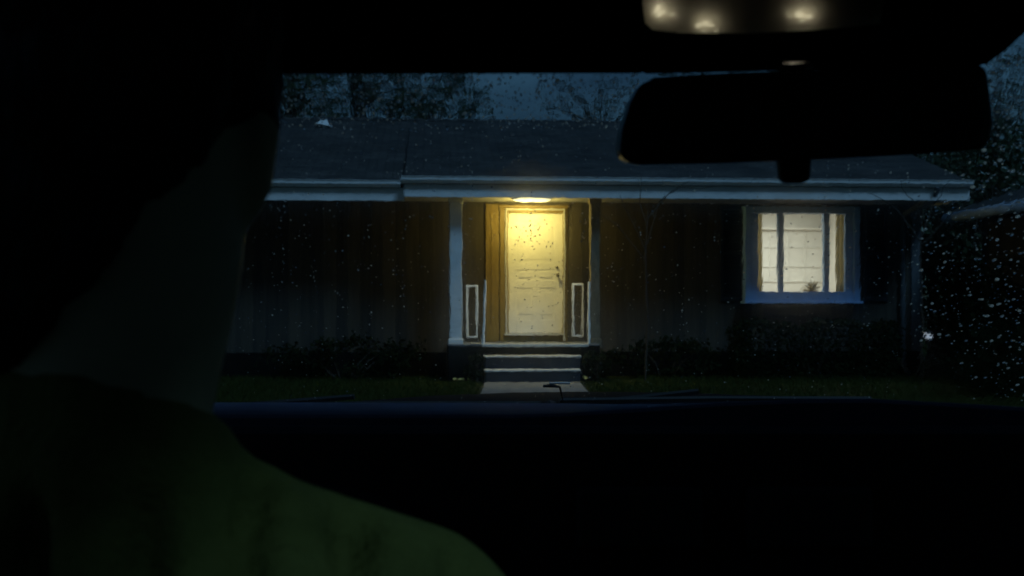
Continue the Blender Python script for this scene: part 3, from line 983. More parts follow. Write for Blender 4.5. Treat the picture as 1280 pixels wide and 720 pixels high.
def sapling(px, y, tips, label):
    x = hx(px, y)
    o = hthing('sapling', label, 'sapling', x, y, 0, 'bare saplings in front of the eave')
    t = MB((x, y, 0))
    root = Vector((x, y, -0.05))
    top = Vector((x + 0.05, y, hz(262, x, y)))
    t.tube([root, root.lerp(top, 0.35) + Vector((0.03, 0, 0)), root.lerp(top, 0.7) - Vector((0.03, 0, 0)), top], [0.022, 0.018, 0.013, 0.009], 6)
    t.build('trunk', M['bark'], o)
    b = MB((x, y, 0))
    for path in tips:
        pts = [root.lerp(top, path[0])] + [Vector((hx(a, y), y + random.uniform(-.1, .1), hz(c, x, y))) for a, c in path[1:]]
        b.tube(pts, [0.010 * (1 - 0.65 * i / (len(pts) - 1)) for i in range(len(pts))], 5)
    b.build('branch', M['bark'], o)
    return o


sapling(806, -1.6, [(0.9, (801, 252), (800, 238), (803, 224), (801, 215)), (0.8, (825, 252), (834, 243), (850, 234), (874, 236), (892, 232)), (0.95, (838, 240), (848, 233), (862, 226)),
                    (0.7, (770, 280), (752, 268), (745, 256)), (0.75, (790, 275), (778, 256), (774, 244))], 'thin leafless sapling whose twigs cross the white eave between porch and window')
sapling(1150, -1.7, [(0.9, (1140, 252), (1135, 244), (1128, 234), (1124, 226)), (0.85, (1170, 254), (1176, 244), (1178, 234), (1190, 222)), (0.8, (1120, 262), (1100, 246), (1080, 240)),
                     (0.8, (1185, 268), (1205, 256), (1216, 240))], 'thin leafless sapling crossing the white eave near its far end by the downspout')

# fallen pale leaves on the lawn by the steps
for k, (px, py, w_, lab) in enumerate(((569, 476, 0.05, 'pale yellow fallen leaf on the lawn left of the path, outermost of three'),
                                       (576, 475, 0.045, 'pale yellow fallen leaf on the lawn left of the path, middle of three'),
                                       (585, 476.5, 0.05, 'pale yellow fallen leaf on the lawn left of the path, nearest the path'),
                                       (731, 468.5, 0.06, 'pale yellow fallen leaf on the grass right of the steps'))):
    Y = 17.5 if k < 3 else 17.9
    p = at(px, py, Y)
    o = MB().add([(-w_, 0, 0.0), (-w_ * 0.3, w_ * 0.5, 0.02), (w_ * 0.5, w_ * 0.35, 0.03), (w_, 0, 0.01), (w_ * 0.4, -w_ * 0.45, 0.035), (-w_ * 0.4, -w_ * 0.5, 0.01), (0, 0, 0.012)],
                 [(0, 1, 6), (1, 2, 6), (2, 3, 6), (3, 4, 6), (4, 5, 6), (5, 0, 6)]).build('fallen_leaf', M['leaf_pale'])
    sf = o.modifiers.new('s', 'SOLIDIFY'); sf.thickness = 0.002
    o.location = (p.x, Y, 0.075)
    o.rotation_euler = (R(35), random.uniform(-.4, .4), random.uniform(0, 3))
    tag(o, lab, 'leaf', 'fallen leaves')

# grass blades
N = 46000
gx = rng.uniform(-7.5, 9.0, N); gy = rng.uniform(13.2, 19.4, N)
keep = ~((gx > -0.47) & (gx < 1.09))
keep &= (gy - HY) * hc - (gx - HX) * hs < -0.05
keep &= ~((gx > -1.2) & (gx < 2.1) & (gy > 17.9))
gx, gy = gx[keep], gy[keep]
n = len(gx)
a = rng.uniform(0, 6.28, n); hgt = rng.uniform(0.035, 0.085, n); wd = 0.006
dx, dy = np.cos(a) * wd, np.sin(a) * wd
lean = rng.normal(size=(n, 2)) * 0.025
tri = np.stack([np.stack([gx - dx, gy - dy, np.zeros(n)], 1), np.stack([gx + dx, gy + dy, np.zeros(n)], 1),
                np.stack([gx + lean[:, 0], gy + lean[:, 1], hgt], 1)], 1)
tag(quads('grass', tri, M['grass'], nv=3), 'short dark green lawn grass in front of the house', 'grass', kind='stuff')

# garden lamp by the house corner
gp = at(1160, 420, 18.0)
gl = thing('garden_lamp', 'small bluish-white garden lamp glinting on a stake near the house corner', 'lamp', (gp.x, 18.0, 0))
MB().tube([(0, 0, -0.05), (0, 0, gp.z - 0.05)], 0.012, 8).build('stake', M['metal_dark'], gl)
MB().lathe([(0.02, gp.z - 0.05), (0.045, gp.z - 0.03), (0.05, gp.z + 0.02), (0.03, gp.z + 0.05)], n=14).build('lamp_shade', M['garden_glow'], gl)
cp = MB().lathe([(0.085, gp.z + 0.052), (0.07, gp.z + 0.07), (0.02, gp.z + 0.085)], n=14)
cp.build('cap', M['metal_dark'], gl)
pl_ = bpy.data.lights.new('garden_bulb', 'POINT')  # weak light added only for its glow
pl_.energy, pl_.color, pl_.shadow_soft_size = 0.06, (0.7, 0.82, 1.0), 0.06
po = bpy.data.objects.new('garden_bulb', pl_)
COL.objects.link(po)
po.visible_transmission = False
po.location = (gp.x, 17.88, gp.z)

# neighbouring garage at the right
ga = Vector(((1185 - 640) / F * 20.6, 20.6, 0)); gb = Vector(((1280 - 640) / F * 17.9, 17.9, 0))
gdir = (gb - ga).normalized()
gang = math.atan2(gdir.y, gdir.x)          # local x runs along the eave towards the car
gar = thing('garage', 'dark neighbouring garage with a pale blue sloping gutter at the right edge', 'garage', ga, gang)
zb = CZ + (HZ - 279) / F * 20.6
MB().box(0.3, 6.0, 0.5, 5.0, 0, zb + 0.1).build('wall', M['siding'], gar)
MB().box(0.0, 6.3, -0.02, 0.02, zb, zb + 0.17).build('fascia', M['garage_paint'], gar, bevel=0.01)
MB().tube([(0.15, -0.11, zb + 0.07), (6.3, -0.11, zb + 0.07)], 0.085, 14).build('gutter', M['gutter_blue'], gar, smooth=True)
rr_ = MB()
rr_.prism([(0.0, -0.05, zb + 0.172), (0.0, 2.7, zb + 1.1), (0.0, 5.5, zb + 0.172), (0.0, 5.5, zb + 0.10), (0, 2.7, zb + 1.0), (0, 0.03, zb + 0.172)], (6.3, 0, 0))
rr_.build('roof', M['shingle'], gar)

# ------------------------------------------------------------------ car
CX = 0.2
car = thing('car', 'dark car interior with rain-specked windscreen, wide mirror and black dashboard, seen from the back seat', 'car', (CX, 0.0, 0))
O = (CX, 0, 0)
# windscreen plane
WY0, WZ0 = 1.0, 1.46
WSL = 0.645


def ws(px, py):
    k = (HZ - py) / F
    Y = (WZ0 - CZ + WSL * WY0) / (WSL + k)
    return Vector(((px - 640) / F * Y, Y, CZ + k * Y))


WB = 1.66
zB = WZ0 - WSL * (WB - WY0)
WN = Vector((0, WSL, 1)).normalized()      # outward normal
gq = [(CX - 0.60, WY0 - 0.03, WZ0 + 0.03 * WSL), (CX + 0.60, WY0 - 0.03, WZ0 + 0.03 * WSL), (CX + 0.72, WB, zB), (CX - 0.72, WB, zB)]
wsn = MB(O).prism(gq, WN * -0.005).build('windscreen', M['glass_in'], car)
wsn.data.materials.append(M['glass_wet'])
for p_ in wsn.data.polygons:
    if p_.normal.dot(WN) > 0.9:
        p_.material_index = 1

# roof lining, header, side rails
rf = MB(O)
SX0, SX1, SY0, SY1 = 0.095, 0.56, 0.02, 0.50
rf.box(CX - 0.7, SX0, -1.0, 0.98, 1.54, 1.58)
rf.box(SX1, CX + 0.7, -1.0, 0.98, 1.54, 1.58)
rf.box(SX0, SX1, -1.0, SY0, 1.54, 1.58)
rf.box(SX0, SX1, SY1, 0.98, 1.54, 1.58)
rf.build('roof_lining', M['lining'], car)
MB(O).box(SX0 + 0.001, SX1 - 0.001, SY0 + 0.001, SY1 - 0.001, 1.565, 1.569).build('sunroof', M['tinted'], car)  # unseen opening added to let moonlight onto the driver's shoulder
MB(O).box(CX - 0.68, CX + 0.68, 0.93, 1.02, 1.445, 1.545).build('windscreen_header', M['lining'], car, bevel=0.01)
for s in (-1, 1):
    pil = MB(O)
    pil.tube([(CX + s * 0.64, WY0 - 0.06, 1.50), (CX + s * 0.70, 1.3, 1.29), (CX + s * 0.76, 1.72, 1.03)], [0.045, 0.045, 0.05], 10)
    pil.build('pillar', M['lining'], car, smooth=True)
    MB(O).tube([(CX + s * 0.68, -1.0, 1.52), (CX + s * 0.66, 0.95, 1.50)], 0.05, 8).build('roof_rail', M['lining'], car, smooth=True)
    MB(O).tube([(CX + s * 0.68, 0.10, 1.50), (CX + s * 0.75, 0.06, 0.98)], 0.06, 8).build('pillar', M['lining'], car, smooth=True)
    dd = MB(O).box(CX + s * 0.76 - 0.03, CX + s * 0.76 + 0.03, 0.0, 1.7, 0.28, 0.99).build('door', M['car_black'], car, bevel=0.015)
    MB((0, 0, 0)).prism([(s * 0.70, 0.12, 1.5), (s * 0.70, 0.95, 1.48), (s * 0.765, 1.62, 1.04), (s * 0.765, 0.10, 0.98)], (s * 0.004, 0, 0)).build('side_window', M['windshield'], dd)
for s in (-1, 1):
    rp = MB(O).box(CX + s * 0.76 - 0.03, CX + s * 0.76 + 0.03, -1.0, -0.005, 0.28, 0.99).build('rear_door', M['car_black'], car, bevel=0.015)
    MB((0, 0, 0)).prism([(s * 0.69, -0.85, 1.48), (s * 0.69, 0.04, 1.5), (s * 0.76, 0.0, 0.985), (s * 0.76, -0.85, 0.985)], (s * 0.004, 0, 0)).build('side_window', M['windshield'], rp)
    MB(O).tube([(CX + s * 0.68, -0.93, 1.52), (CX + s * 0.76, -0.95, 0.97)], 0.09, 8).build('pillar', M['lining'], car, smooth=True)
MB(O).box(CX - 0.79, CX + 0.79, -1.1, -1.002, 0.28, 1.58).build('rear_panel', M['car_black'], car)
MB(O).box(CX - 0.79, CX + 0.79, -1.1, 1.7, 0.22, 0.278).build('floor', M['lining'], car)
# dashboard: near edge follows the line the photo shows, top slopes to the glass
cols = [(-160, 517.5, 503), (250, 517.5, 503), (285, 517.5, 503), (640, 517.5, 504), (700, 516, 504), (800, 510, 505), (900, 503, 505), (1000, 499, 506), (1090, 498.5, 508), (1180, 503, 512), (1280, 509, 516), (1430, 511, 520), (1950, 513, 524)]
vs, fs = [], []
for px, pn_, pf in cols:
    vs += [at(px, pn_ + 190, 1.16), at(px, pn_ + 5.0, 1.13), at(px, pn_ + 0.8, 1.135), at(px, pn_, 1.15), at(px * 0.72 + 640 * 0.28, pf, 1.60), at(px * 0.72 + 640 * 0.28, pf + 60, 1.62), at(px * 0.72 + 640 * 0.28, pf + 200, 1.62)]
k = 7
for i in range(len(cols) - 1):
    for j in range(k - 1):
        fs.append((i * k + j, (i + 1) * k + j, (i + 1) * k + j + 1, i * k + j + 1))
    fs.append((i * k + k - 1, (i + 1) * k + k - 1, (i + 1) * k, i * k))
fs += [tuple(range(k)), tuple((len(cols) - 1) * k + j for j in range(k))[::-1]]
dash = MB(O).add(vs, fs).build('dashboard', M['dash_pad'], car, smooth=False)
# black lower face of the dash, glove box, vents
MB(O).box(CX - 0.72, CX + 0.72, 1.08, 1.124, 0.50, at(640, 530, 1.12).z).build('dash_face', M['car_black'], car, bevel=0.02)
MB(O).box(CX + 0.12, CX + 0.62, 1.06, 1.078, 0.66, 0.86).build('glove_box', M['car_black'], car, bevel=0.015)
for vx in (CX - 0.62, CX - 0.08, CX + 0.08, CX + 0.6):
    v_ = MB(O).box(vx - 0.06, vx + 0.06, 1.066, 1.079, 0.97, 1.03)
    v_.build('air_vent', M['rubber'], car, bevel=0.006)
# steering wheel
sc_ = Vector((-0.20, 1.0, 0.86))
ax = Vector((0, -0.9, 0.43)).normalized()
u_ = Vector((1, 0, 0)); v2 = ax.cross(u_).normalized()
ring = [sc_ + (u_ * math.cos(t) + v2 * math.sin(t)) * 0.18 for t in np.linspace(0, 2 * math.pi, 33)]
sw_ = MB(O).tube(ring, 0.015, 10)
for t in (0.15, math.pi - 0.15, -math.pi / 2):
    sw_.tube([sc_, sc_ + (u_ * math.cos(t) + v2 * math.sin(t)) * 0.18], [0.03, 0.014], 8)
sw_.tube([sc_ - ax * 0.03, sc_ + ax * 0.03], [0.07, 0.05], 16)
sw_.tube([sc_ - ax * 0.16, sc_ - ax * 0.02], [0.03, 0.03], 10)
sw_.build('steering_wheel', M['car_black'], car, smooth=True)
# hood and cowl
hv, hf = [], []
for i, Y in enumerate((1.70, 1.78, 2.2, 2.7, 2.95, 3.05)):
    zz = (1.045, 1.055, 1.035, 1.0, 0.95, 0.80)[i]
    for j in range(9):
        u = j / 8 * 2 - 1
        hv.append((CX + u * 0.80, Y, zz - 0.05 * u * u * (0.6 + 0.4 * abs(u))))
for i in range(5):
    for j in range(8):
        hf.append((i * 9 + j, i * 9 + j + 1, (i + 1) * 9 + j + 1, (i + 1) * 9 + j))
hd = MB(O).add(hv, hf).build('hood', M['hood'], car, smooth=True)
so_ = hd.modifiers.new('s', 'SOLIDIFY'); so_.thickness = 0.02; so_.offset = -1
cw = MB(O).add([(CX - 0.75, 1.64, 1.03), (CX + 0.75, 1.64, 1.03), (CX + 0.78, 1.74, 1.025), (CX - 0.78, 1.74, 1.025), (CX - 0.75, 1.66, 0.9), (CX + 0.75, 1.66, 0.9)],
               [(0, 1, 2, 3), (0, 1, 5, 4)]).build('cowl', M['rubber'], car)
# wipers resting at the bottom of the glass
def wiper(pa, pb, px, py):
    a = ws(*pa) + WN * 0.012; b = ws(*pb) + WN * 0.012
    o = MB(O).tube([a, a.lerp(b, 0.5) + WN * 0.002, b], 0.004, 6).build('wiper', M['rubber'], car)
    r0 = ws(px, py) + WN * 0.02
    MB(O).tube([r0 + Vector((0, 0.04, 0)), r0, a.lerp(b, 0.45) + WN * 0.014], [0.010, 0.007, 0.004], 6).build('wiper_arm', M['rubber'], o)
    return o


wiper((250, 515), (676, 512), 150, 534)
wp = wiper((700, 508), (1090, 506), 690, 524)
MB(O).tube([ws(679, 490) + WN * 0.012, ws(690, 489.5) + WN * 0.012, ws(700, 490.5) + WN * 0.011, ws(704, 508) + WN * 0.010], [0.002, 0.003, 0.0016, 0.0007], 6).build('wiper_arm', M['rubber'], wp)
q0, q1 = ws(687, 488) + WN * 0.014, ws(713, 488) + WN * 0.014
MB(O).tube([q0, q1], 0.0016, 6).build('wiper_clip', M['wiper_metal'], wp)
# sun visors
def visor(outline, Y0, Y1, name='sun_visor'):
    pts = []
    for px, py in outline:
        t = min(1, max(0, (92 - py) / 110))
        pts.append(at(px, py, Y0 + (Y1 - Y0) * t))
    b = MB(O).prism(pts, (0, 0.016, 0.004)).build(name, M['lining'], car, bevel=0.006)
    return b


visor([(-260, 94), (300, 93), (802, 92), (812, 86), (812, -60), (-260, -60)], 0.86, 0.93)
visor([(800, 93), (1000, 88), (1215, 84), (1238, 80), (1262, 62), (1290, 36), (1330, -10), (1330, -60), (806, -60)], 0.885, 0.955)
# overhead console; its map lamp shows three clusters of glowing glint beads
cons = MB(O)
cons.prism([at(798, 3, 0.79), at(806, 38, 0.79), at(830, 43, 0.79), at(960, 43, 0.79), at(1100, 34, 0.79), at(1250, 20, 0.79), at(1262, -80, 0.79), at(798, -80, 0.79)], (0, 0.06, 0.0))
con = cons.build('overhead_console', M['lining'], car, bevel=0.004)
lampm = MB(O)
lens = MB(O).prism([at(803, -4, 0.775), at(806, 27, 0.775), at(815, 36, 0.775), at(850, 40.5, 0.775), at(930, 41, 0.775), at(1020, 37, 0.775), at(1100, 29, 0.775), at(1105, -4, 0.775)], (0, 0.002, 0)).build('lamp_lens', M['lens_plastic'], con)
for (px, py, sx, sz) in ((826, 18, 0.0100, 0.0065), (883, 29, 0.0115, 0.0070), (1000, 18, 0.0115, 0.0045)):
    c = at(px, py, 0.782)
    b = MB(O)
    n1, n2 = 14, 4
    vs, fs = [], []
    for j in range(n2 + 1):
        ph = j / n2 * math.pi / 2
        for i in range(n1):
            t = i / n1 * 2 * math.pi
            vs.append(c + Vector((sx * math.cos(t) * math.cos(ph), 0.006 * math.sin(ph), sz * math.sin(t) * math.cos(ph))))
    for j in range(n2):
        for i in range(n1):
            fs.append((j * n1 + i, j * n1 + (i + 1) % n1, (j + 1) * n1 + (i + 1) % n1, (j + 1) * n1 + i))
    b.add(vs, fs).build('bulb_reflector', M['chrome'], con, smooth=True)
    bb = MB(O)
    for _ in range(16):
        e = c + Vector((random.gauss(0, .34) * sx, -0.001 + random.uniform(0, .003), random.gauss(-0.1, .34) * sz))
        r0 = random.uniform(0.0003, 0.0012)
        bb.tube([e - Vector((r0 * 1.5, 0, r0 * .3)), e, e + Vector((r0 * 2.2, 0, r0 * .4))], [r0 * 0.3, r0, r0 * 0.3], 6)
    bb.build('bulb', M['bulb_glow'], con, smooth=True)  # glowing beads added to read as warm glints in the lens
# mirror
MO = [(774, 190), (777, 165), (788, 128), (800, 106), (820, 96), (900, 91), (1060, 85), (1228, 80), (1236, 90), (1241, 130), (1244, 155), (1241, 174), (1229, 187), (1150, 193), (1000, 200.5), (900, 204), (802, 206), (783, 202)]
mir = MB(O).prism([at(a, b, 0.80) for a, b in MO], (0, 0.035, 0.004)).build('mirror', M['mirror_case'], car, bevel=0.007, seg=4)
cm = at(1010, 145, 0.799)
inn = []
for a, b in MO:
    p = at(a, b, 0.799)
    inn.append(cm + (p - cm) * 0.93)
MB(O).add(inn, [tuple(range(len(inn)))]).build('mirror_face', M['mirror_glass'], mir)
MB(O).prism([at(974, 190, 0.80), at(1016, 190, 0.80), at(1014, 222, 0.803), at(1008, 228, 0.803), at(984, 228, 0.803), at(977, 222, 0.803)], (0, 0.014, 0)).build('mirror_tab', M['mirror_case'], mir, bevel=0.003)
MB(O).tube([at(995, 92, 0.83), at(995, 78, 0.86), at(995, 52, 0.93), ws(995, 20)], [0.013, 0.011, 0.012, 0.02], 10).build('mirror_stem', M['mirror_case'], mir, smooth=True)
# small metal facet added by the stem, tilted to reflect a warm glint
k0 = [at(977, 80.5, 0.781), at(1012, 79.5, 0.781), at(1010, 75.5, 0.7835), at(980, 76.5, 0.7835)]
MB(O).prism(k0, (0, 0.012, -0.002)).build('mirror_clip', M['clip_metal'], mir, bevel=0.0004)

# seats
def seat(cx):
    o = MB(O).box(cx - 0.24, cx + 0.24, 0.52, 1.0, 0.42, 0.56).build('seat', M['seat'], car, bevel=0.05, seg=4)
    b = MB(O)
    b.prism([(cx - 0.23, 0.44, 0.5), (cx + 0.23, 0.44, 0.5), (cx + 0.20, 0.37, 1.0), (cx - 0.20, 0.37, 1.0)], (0, 0.12, 0.03))
    b.build('backrest', M['seat'], o, bevel=0.04, seg=4)
    MB(O).box(cx - 0.2, cx + 0.2, 0.55, 0.95, 0.279, 0.419).build('seat_base', M['car_black'], o)
    return o


seat(-0.207)
seat(0.607)

# ------------------------------------------------------------------ raindrops on the windscreen
def drops():
    base = []
    # low half ellipsoid: ring stack
    n1, rings = 9, [(1.0, 0.0), (0.92, 0.36), (0.62, 0.74), (0.0, 0.95)]
    V, Fc = [], []
    tx = Vector((1, 0, 0)); ty = Vector((0, 1, -WSL)).normalized() * -1     # up the glass

    def one(c, r, el=1.0, flat=0.55):
        k = len(V)
        ph = random.uniform(0, 6)
        wob = [1 + 0.14 * math.sin(2 * t + ph) + 0.08 * math.sin(3 * t + ph * 2) for t in np.linspace(0, 2 * math.pi, n1, endpoint=False)]
        for rr, hh in rings[:-1]:
            for i in range(n1):
                t = i / n1 * 2 * math.pi
                V.append(c + tx * (r * rr * math.cos(t) * wob[i]) + ty * (r * el * rr * math.sin(t) * wob[i]) + WN * (hh * r * flat))
        V.append(c + WN * (0.95 * r * flat))
        for j in range(2):
            for i in range(n1):
                i2 = (i + 1) % n1
                Fc.append((k + j * n1 + i, k + j * n1 + i2, k + (j + 1) * n1 + i2, k + (j + 1) * n1 + i))
        for i in range(n1):
            Fc.append((k + 2 * n1 + i, k + 2 * n1 + (i + 1) % n1, k + 3 * n1))
        Fc.append(tuple(k + i for i in range(n1))[::-1])

    lift = WN * 0.0004

    def wiped_edge(py):       # edge of the swept area at the right
        return 1195 - 55 * math.exp(-((py - 360) / 110) ** 2) + max(0, (py - 430)) * 0.9

    cnt = 0
    while cnt < 1000:          # unswept right side: beads
        px, py = random.uniform(1090, 1290) if cnt < 560 else random.uniform(1290, 1800), random.uniform(70, 512)
        if px < wiped_edge(py) + random.gauss(0, 16):
            continue
        one(ws(px, py) + lift, min(0.0028, random.lognormvariate(-6.75, 0.5)), random.uniform(0.9, 1.3))
        cnt += 1
    for _ in range(4200):     # fine mist everywhere
        px, py = random.uniform(-120, 1300), random.uniform(70, 505)
        one(ws(px, py) + lift, min(0.0011, random.lognormvariate(-7.62, 0.38)), random.uniform(0.9, 1.6))
    for _ in range(2500):     # denser on the upper glass
        px = random.choice([random.uniform(200, 600), random.uniform(200, 600), random.uniform(600, 800), random.uniform(1230, 1400)])
        py = random.uniform(60, 160)
        one(ws(px, py) + lift, min(0.0016, random.lognormvariate(-7.25, 0.45)), random.uniform(1.0, 2.4))
    for _ in range(70):       # run-down trails
        px, py = random.uniform(330, 1150), random.uniform(90, 400)
        for q in range(random.randint(3, 8)):
            one(ws(px + random.gauss(0, 1.2), py + q * random.uniform(4, 8)) + lift, random.uniform(0.0003, 0.0008), random.uniform(1.5, 3))
    for _ in range(46):       # cluster in front of the upper door
        one(ws(random.gauss(664, 11), random.gauss(290, 15)) + lift, random.uniform(0.0004, 0.0011), random.uniform(0.9, 1.8))
    for _ in range(24):
        one(ws(random.gauss(668, 18), random.choice([335, 356, 358]) + random.gauss(0, 4)) + lift, random.uniform(0.0004, 0.0009), random.uniform(0.7, 1.2))
    for px, py in ((1156, 418), (1163, 423), (1160, 414), (1151, 424)):
        one(ws(px, py) + lift, 0.0021, 1.1)
    o = MB().add(V, Fc).build('raindrops', M['water'], smooth=True)
    tag(o, 'countless small raindrops beaded over the outside of the car windscreen', 'raindrops', kind='stuff')
    return o


drops()

# ------------------------------------------------------------------ driver
def blob(parts, name, m, parent, voxel, post=None, smooth_it=6):
    """parts: ('s', centre, radii) ellipsoids and ('c', p0, r0, p1, r1) tapered limbs, fused to one surface"""
    bm = bmesh.new()

    bmesh.ops.create_icosphere(bm, subdivisions=3, radius=1.0)
    bm.verts.index_update()
    uv = [v.co.copy() for v in bm.verts]
    uf = [tuple(v.index for v in f.verts) for f in bm.faces]
    bm.free()
    AV, AF = [], []

    def ell(c, r):
        rr = r if hasattr(r, '__len__') else (r, r, r)
        k0 = len(AV)
        AV.extend((c[0] + p.x * rr[0], c[1] + p.y * rr[1], c[2] + p.z * rr[2]) for p in uv)
        AF.extend((f[0] + k0, f[1] + k0, f[2] + k0) for f in uf)

    for p in parts:
        if p[0] == 's':
            ell(p[1], p[2])
        else:
            a, b = Vector(p[1]), Vector(p[3])
            n_ = max(2, int((b - a).length / (0.4 * min(p[2], p[4]))) + 1)
            n_ = min(n_, 26)
            for i in range(n_ + 1):
                t = i / n_
                ell(a.lerp(b, t), p[2] + (p[4] - p[2]) * t)
    me = bpy.data.meshes.new(name + '_tmp')
    me.from_pydata(AV, [], AF)
    tmp = bpy.data.objects.new(name + '_tmp', me)
    COL.objects.link(tmp)
    rm_ = tmp.modifiers.new('r', 'REMESH')
    rm_.mode, rm_.voxel_size = 'VOXEL', voxel
    sm_ = tmp.modifiers.new('sm', 'SMOOTH')
    sm_.factor, sm_.iterations = 0.5, smooth_it
    dg = bpy.context.evaluated_depsgraph_get()
    dg.update()
    res = bpy.data.meshes.new_from_object(tmp.evaluated_get(dg))
    bpy.data.objects.remove(tmp)
    res.name = name
    if post:
        post(res)
    return link(name, res, m, parent, smooth=True)


PX, PY = -0.207, 0.60
person = thing('person', 'driver seen from behind with dark hair and a green jacket, sitting at the wheel', 'person', (PX, PY, 0.56))
PO = Vector((PX, PY, 0.56))


def P(x, y, z):
    """driver coordinates: x right of the spine, y ahead, absolute height"""
    return Vector((x, y, z - 0.56))


def limb(pts, rs):
    return [('c', pts[i], rs[i], pts[i + 1], rs[i + 1]) for i in range(len(pts) - 1)]


body = [('s', P(0, 0.0, 1.365), (0.073, 0.092, 0.088)), ('s', P(0, -0.03, 1.345), (0.070, 0.072, 0.075)),
        ('s', P(0.004, 0.035, 1.29), (0.060, 0.066, 0.070)), ('s', P(0.008, 0.065, 1.245), (0.040, 0.034, 0.030)),
        ('c', P(0.006, 0.105, 1.315), 0.008, P(0.008, 0.122, 1.283), 0.013),
        ('s', P(0.008, 0.095, 1.258), (0.022, 0.010, 0.006)), ('s', P(0.008, 0.094, 1.249), (0.019, 0.010, 0.006)),
        ('s', P(0.03, 0.085, 1.335), (0.026, 0.012, 0.009)), ('s', P(-0.02, 0.085, 1.335), (0.026, 0.012, 0.009)),
        ('c', P(0, 0.0, 1.28), 0.068, P(0, -0.005, 1.225), 0.066), ('c', P(0, -0.005, 1.225), 0.066, P(0, -0.02, 1.15), 0.0535), ('c', P(0, -0.02, 1.15), 0.0535, P(0, -0.01, 1.05), 0.055)]
for s in (-1, 1):
    ex = 0.073 * s
    body += [('s', P(ex, 0.005, 1.280), (0.008, 0.018, 0.028)), ('s', P(ex + 0.005 * s, -0.004, 1.290), (0.007, 0.016, 0.016)), ('s', P(ex - 0.003 * s, 0.008, 1.258), (0.007, 0.009, 0.010))]
body += [('s', P(0, 0.02, 0.92), (0.14, 0.080, 0.15)), ('s', P(0, 0.03, 0.76), (0.13, 0.10, 0.16)), ('s', P(0, 0.03, 0.63), (0.16, 0.12, 0.10))]
hands = {}
for s in (-1, 1):
    sh, el_, wr = P(0.165 * s, 0.0, 1.03), P(0.22 * s, 0.10, 0.80), P(0.15 * s, 0.33, 0.89)
    body += limb([sh, el_, wr], [0.040, 0.034, 0.025])
    palm = wr + Vector((0.0, 0.05, 0.02))
    body.append(('s', palm, (0.020, 0.045, 0.038)))
    for k, ln in enumerate((0.062, 0.072, 0.068, 0.052)):
        b0 = palm + Vector((0, 0.035, 0.028 - 0.019 * k))
        b1 = b0 + Vector((-0.016 * s, ln * 0.45, 0.004)); b2 = b1 + Vector((-0.026 * s, ln * 0.12, 0.002)); b3 = b2 + Vector((-0.020 * s, -ln * 0.25, 0.0))
        body += limb([b0, b1, b2, b3], [0.0095, 0.009, 0.0085, 0.0075])
    t0 = palm + Vector((-0.012 * s, -0.02, 0.03))
    body += limb([t0, t0 + Vector((-0.020 * s, 0.022, 0.018)), t0 + Vector((-0.036 * s, 0.045, 0.018))], [0.012, 0.010, 0.008])
    hip, kn, an, toe = P(0.09 * s, 0.03, 0.63), P(0.14 * s, 0.43, 0.68), P(0.13 * s, 0.60, 0.36), P(0.13 * s, 0.72, 0.32)
    body += limb([hip, kn, an], [0.075, 0.052, 0.036]) + limb([an - Vector((0, 0.03, 0.02)), toe], [0.038, 0.030])
blob(body, 'body', M['skin'], person, 0.0065)
for s in (-1, 1):
    MB().lathe([(0.002, -0.011), (0.009, -0.007), (0.0115, 0), (0.009, 0.007), (0.002, 0.011)], c=tuple(P(0.005 + 0.03 * s, 0.083, 1.318)), n=12).build('eye', M['white_paint'], person, smooth=True)


def hair_post(me):
    NM = [v.normal.copy() for v in me.vertices]
    for v, nm in zip(me.vertices, NM):
        p = v.co.copy()
        q = Vector((p.x * 60, p.y * 60, p.z * 18))
        v.co = p + nm * (0.005 * noise.noise(q) + 0.004 * noise.noise(q * 2.3))


hair = [('s', P(0, -0.004, 1.392), (0.084, 0.098, 0.082)), ('s', P(0, -0.04, 1.362), (0.082, 0.078, 0.085)), ('s', P(0.0, -0.05, 1.31), (0.070, 0.056, 0.07)),
        ('s', P(-0.02, -0.06, 1.255), (0.052, 0.036, 0.06)), ('s', P(-0.040, -0.056, 1.215), (0.050, 0.030, 0.050)), ('s', P(-0.058, -0.02, 1.23), (0.026, 0.035, 0.055)), ('s', P(0.066, 0.0, 1.345), (0.018, 0.03, 0.04)), ('s', P(-0.066, 0.0, 1.33), (0.018, 0.03, 0.04)), ('s', P(0.067, 0.004, 1.315), (0.017, 0.03, 0.04)), ('s', P(-0.045, -0.05, 1.27), (0.04, 0.04, 0.06))]
blob(hair, 'hair', M['hair'], person, 0.006, hair_post, 3)


def jacket_post(me):
    NM = [v.normal.copy() for v in me.vertices]
    for v, nm in zip(me.vertices, NM):
        p = v.co.copy()
        q = Vector((p.x * 9, p.y * 7, p.z * 4.5))
        # creases hanging from the shoulder, only on cloth that faces back
        ph = (p.x + 0.10 * (p.z - P(0, 0, 1.1).z) + 0.010 * noise.noise(q * 1.6)) / 0.046 * 2 * math.pi
        dep = 0.55 + 0.45 * noise.noise(Vector((p.x * 14, 3.0, p.z * 5)))
        d_ = 0.0200 * dep * (math.sin(ph) + 0.35 * math.sin(2 * ph + 1)) + 0.007 * noise.noise(q * 1.8) + 0.0015 * noise.noise(q * 6)
        w_ = min(1.0, max(0.0, (-nm.y - 0.08) / 0.4)) * min(1.0, max(0.15, (P(0, 0, 1.125).z - p.z) / 0.03))
        v.co = p + nm * d_ * w_


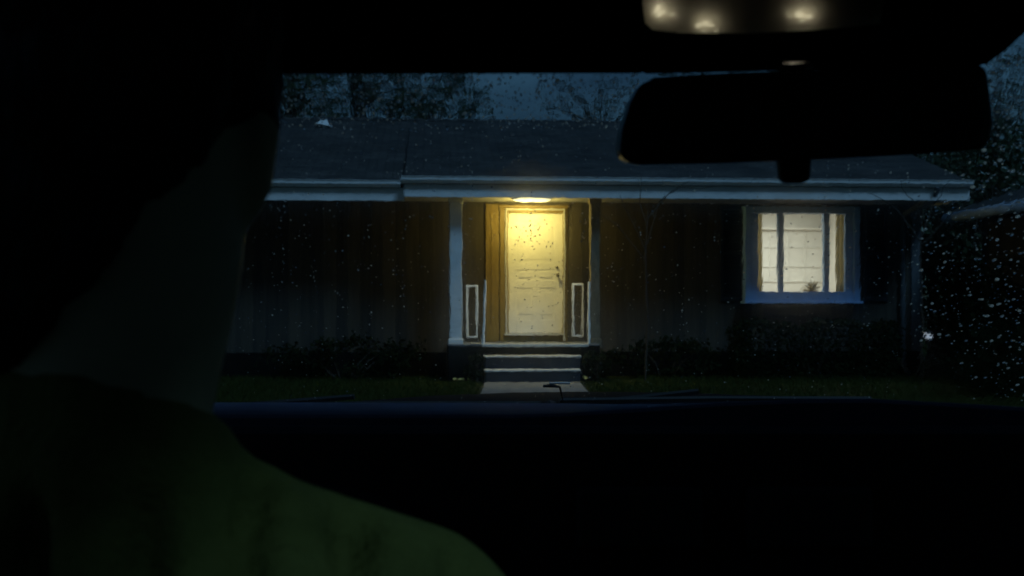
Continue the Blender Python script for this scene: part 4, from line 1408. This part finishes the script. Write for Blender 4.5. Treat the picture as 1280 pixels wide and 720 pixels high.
jk = [('c', P(0.055, -0.01, 1.062), 0.058, P(0.150, 0.0, 1.025), 0.062), ('c', P(-0.055, -0.01, 1.062), 0.058, P(-0.150, 0.0, 1.025), 0.062),
      ('c', P(0.0, -0.012, 1.08), 0.060, P(0.06, -0.01, 1.075), 0.048), ('c', P(0.0, -0.012, 1.08), 0.060, P(-0.06, -0.01, 1.075), 0.048),
      ('s', P(0, 0.0, 0.96), (0.185, 0.125, 0.17)), ('s', P(0, 0.01, 0.80), (0.165, 0.125, 0.2)), ('s', P(0, 0.02, 0.66), (0.175, 0.135, 0.1)),
      ('s', P(0, -0.045, 1.055), (0.085, 0.05, 0.075)), ('s', P(0.08, -0.06, 0.98), (0.09, 0.06, 0.11)), ('s', P(-0.08, -0.06, 0.98), (0.09, 0.06, 0.11))]
for s in (-1, 1):
    jk += limb([P(0.155 * s, 0.0, 1.02), P(0.222 * s, 0.10, 0.80), P(0.155 * s, 0.315, 0.885)], [0.062, 0.052, 0.036])
for t in np.linspace(0, 2 * math.pi, 26):      # stand-up collar
    jk.append(('c', P(0.058 * math.cos(t), -0.015 + 0.062 * math.sin(t), 1.115), 0.011, P(0.052 * math.cos(t), -0.014 + 0.057 * math.sin(t), 1.146 - 0.016 * math.sin(t) - 0.008 * math.cos(t)), 0.009))
blob(jk, 'jacket', M['jacket'], person, 0.0075, jacket_post, 3)
tr_ = [('s', P(0, 0.035, 0.63), (0.165, 0.125, 0.085))]
for s in (-1, 1):
    tr_ += limb([P(0.09 * s, 0.03, 0.63), P(0.14 * s, 0.43, 0.68), P(0.13 * s, 0.60, 0.40)], [0.085, 0.062, 0.048])
blob(tr_, 'trousers', M['trousers'], person, 0.01)

# ------------------------------------------------------------------ render settings
S.render.engine = 'CYCLES'
S.cycles.use_denoising = True
S.cycles.max_bounces = 10
S.cycles.transparent_max_bounces = 16
S.cycles.sample_clamp_indirect = 4.0
S.cycles.blur_glossy = 0.5
S.view_settings.view_transform = 'Standard'
S.view_settings.look = 'None'
S.view_settings.exposure = 0
S.view_settings.gamma = 1
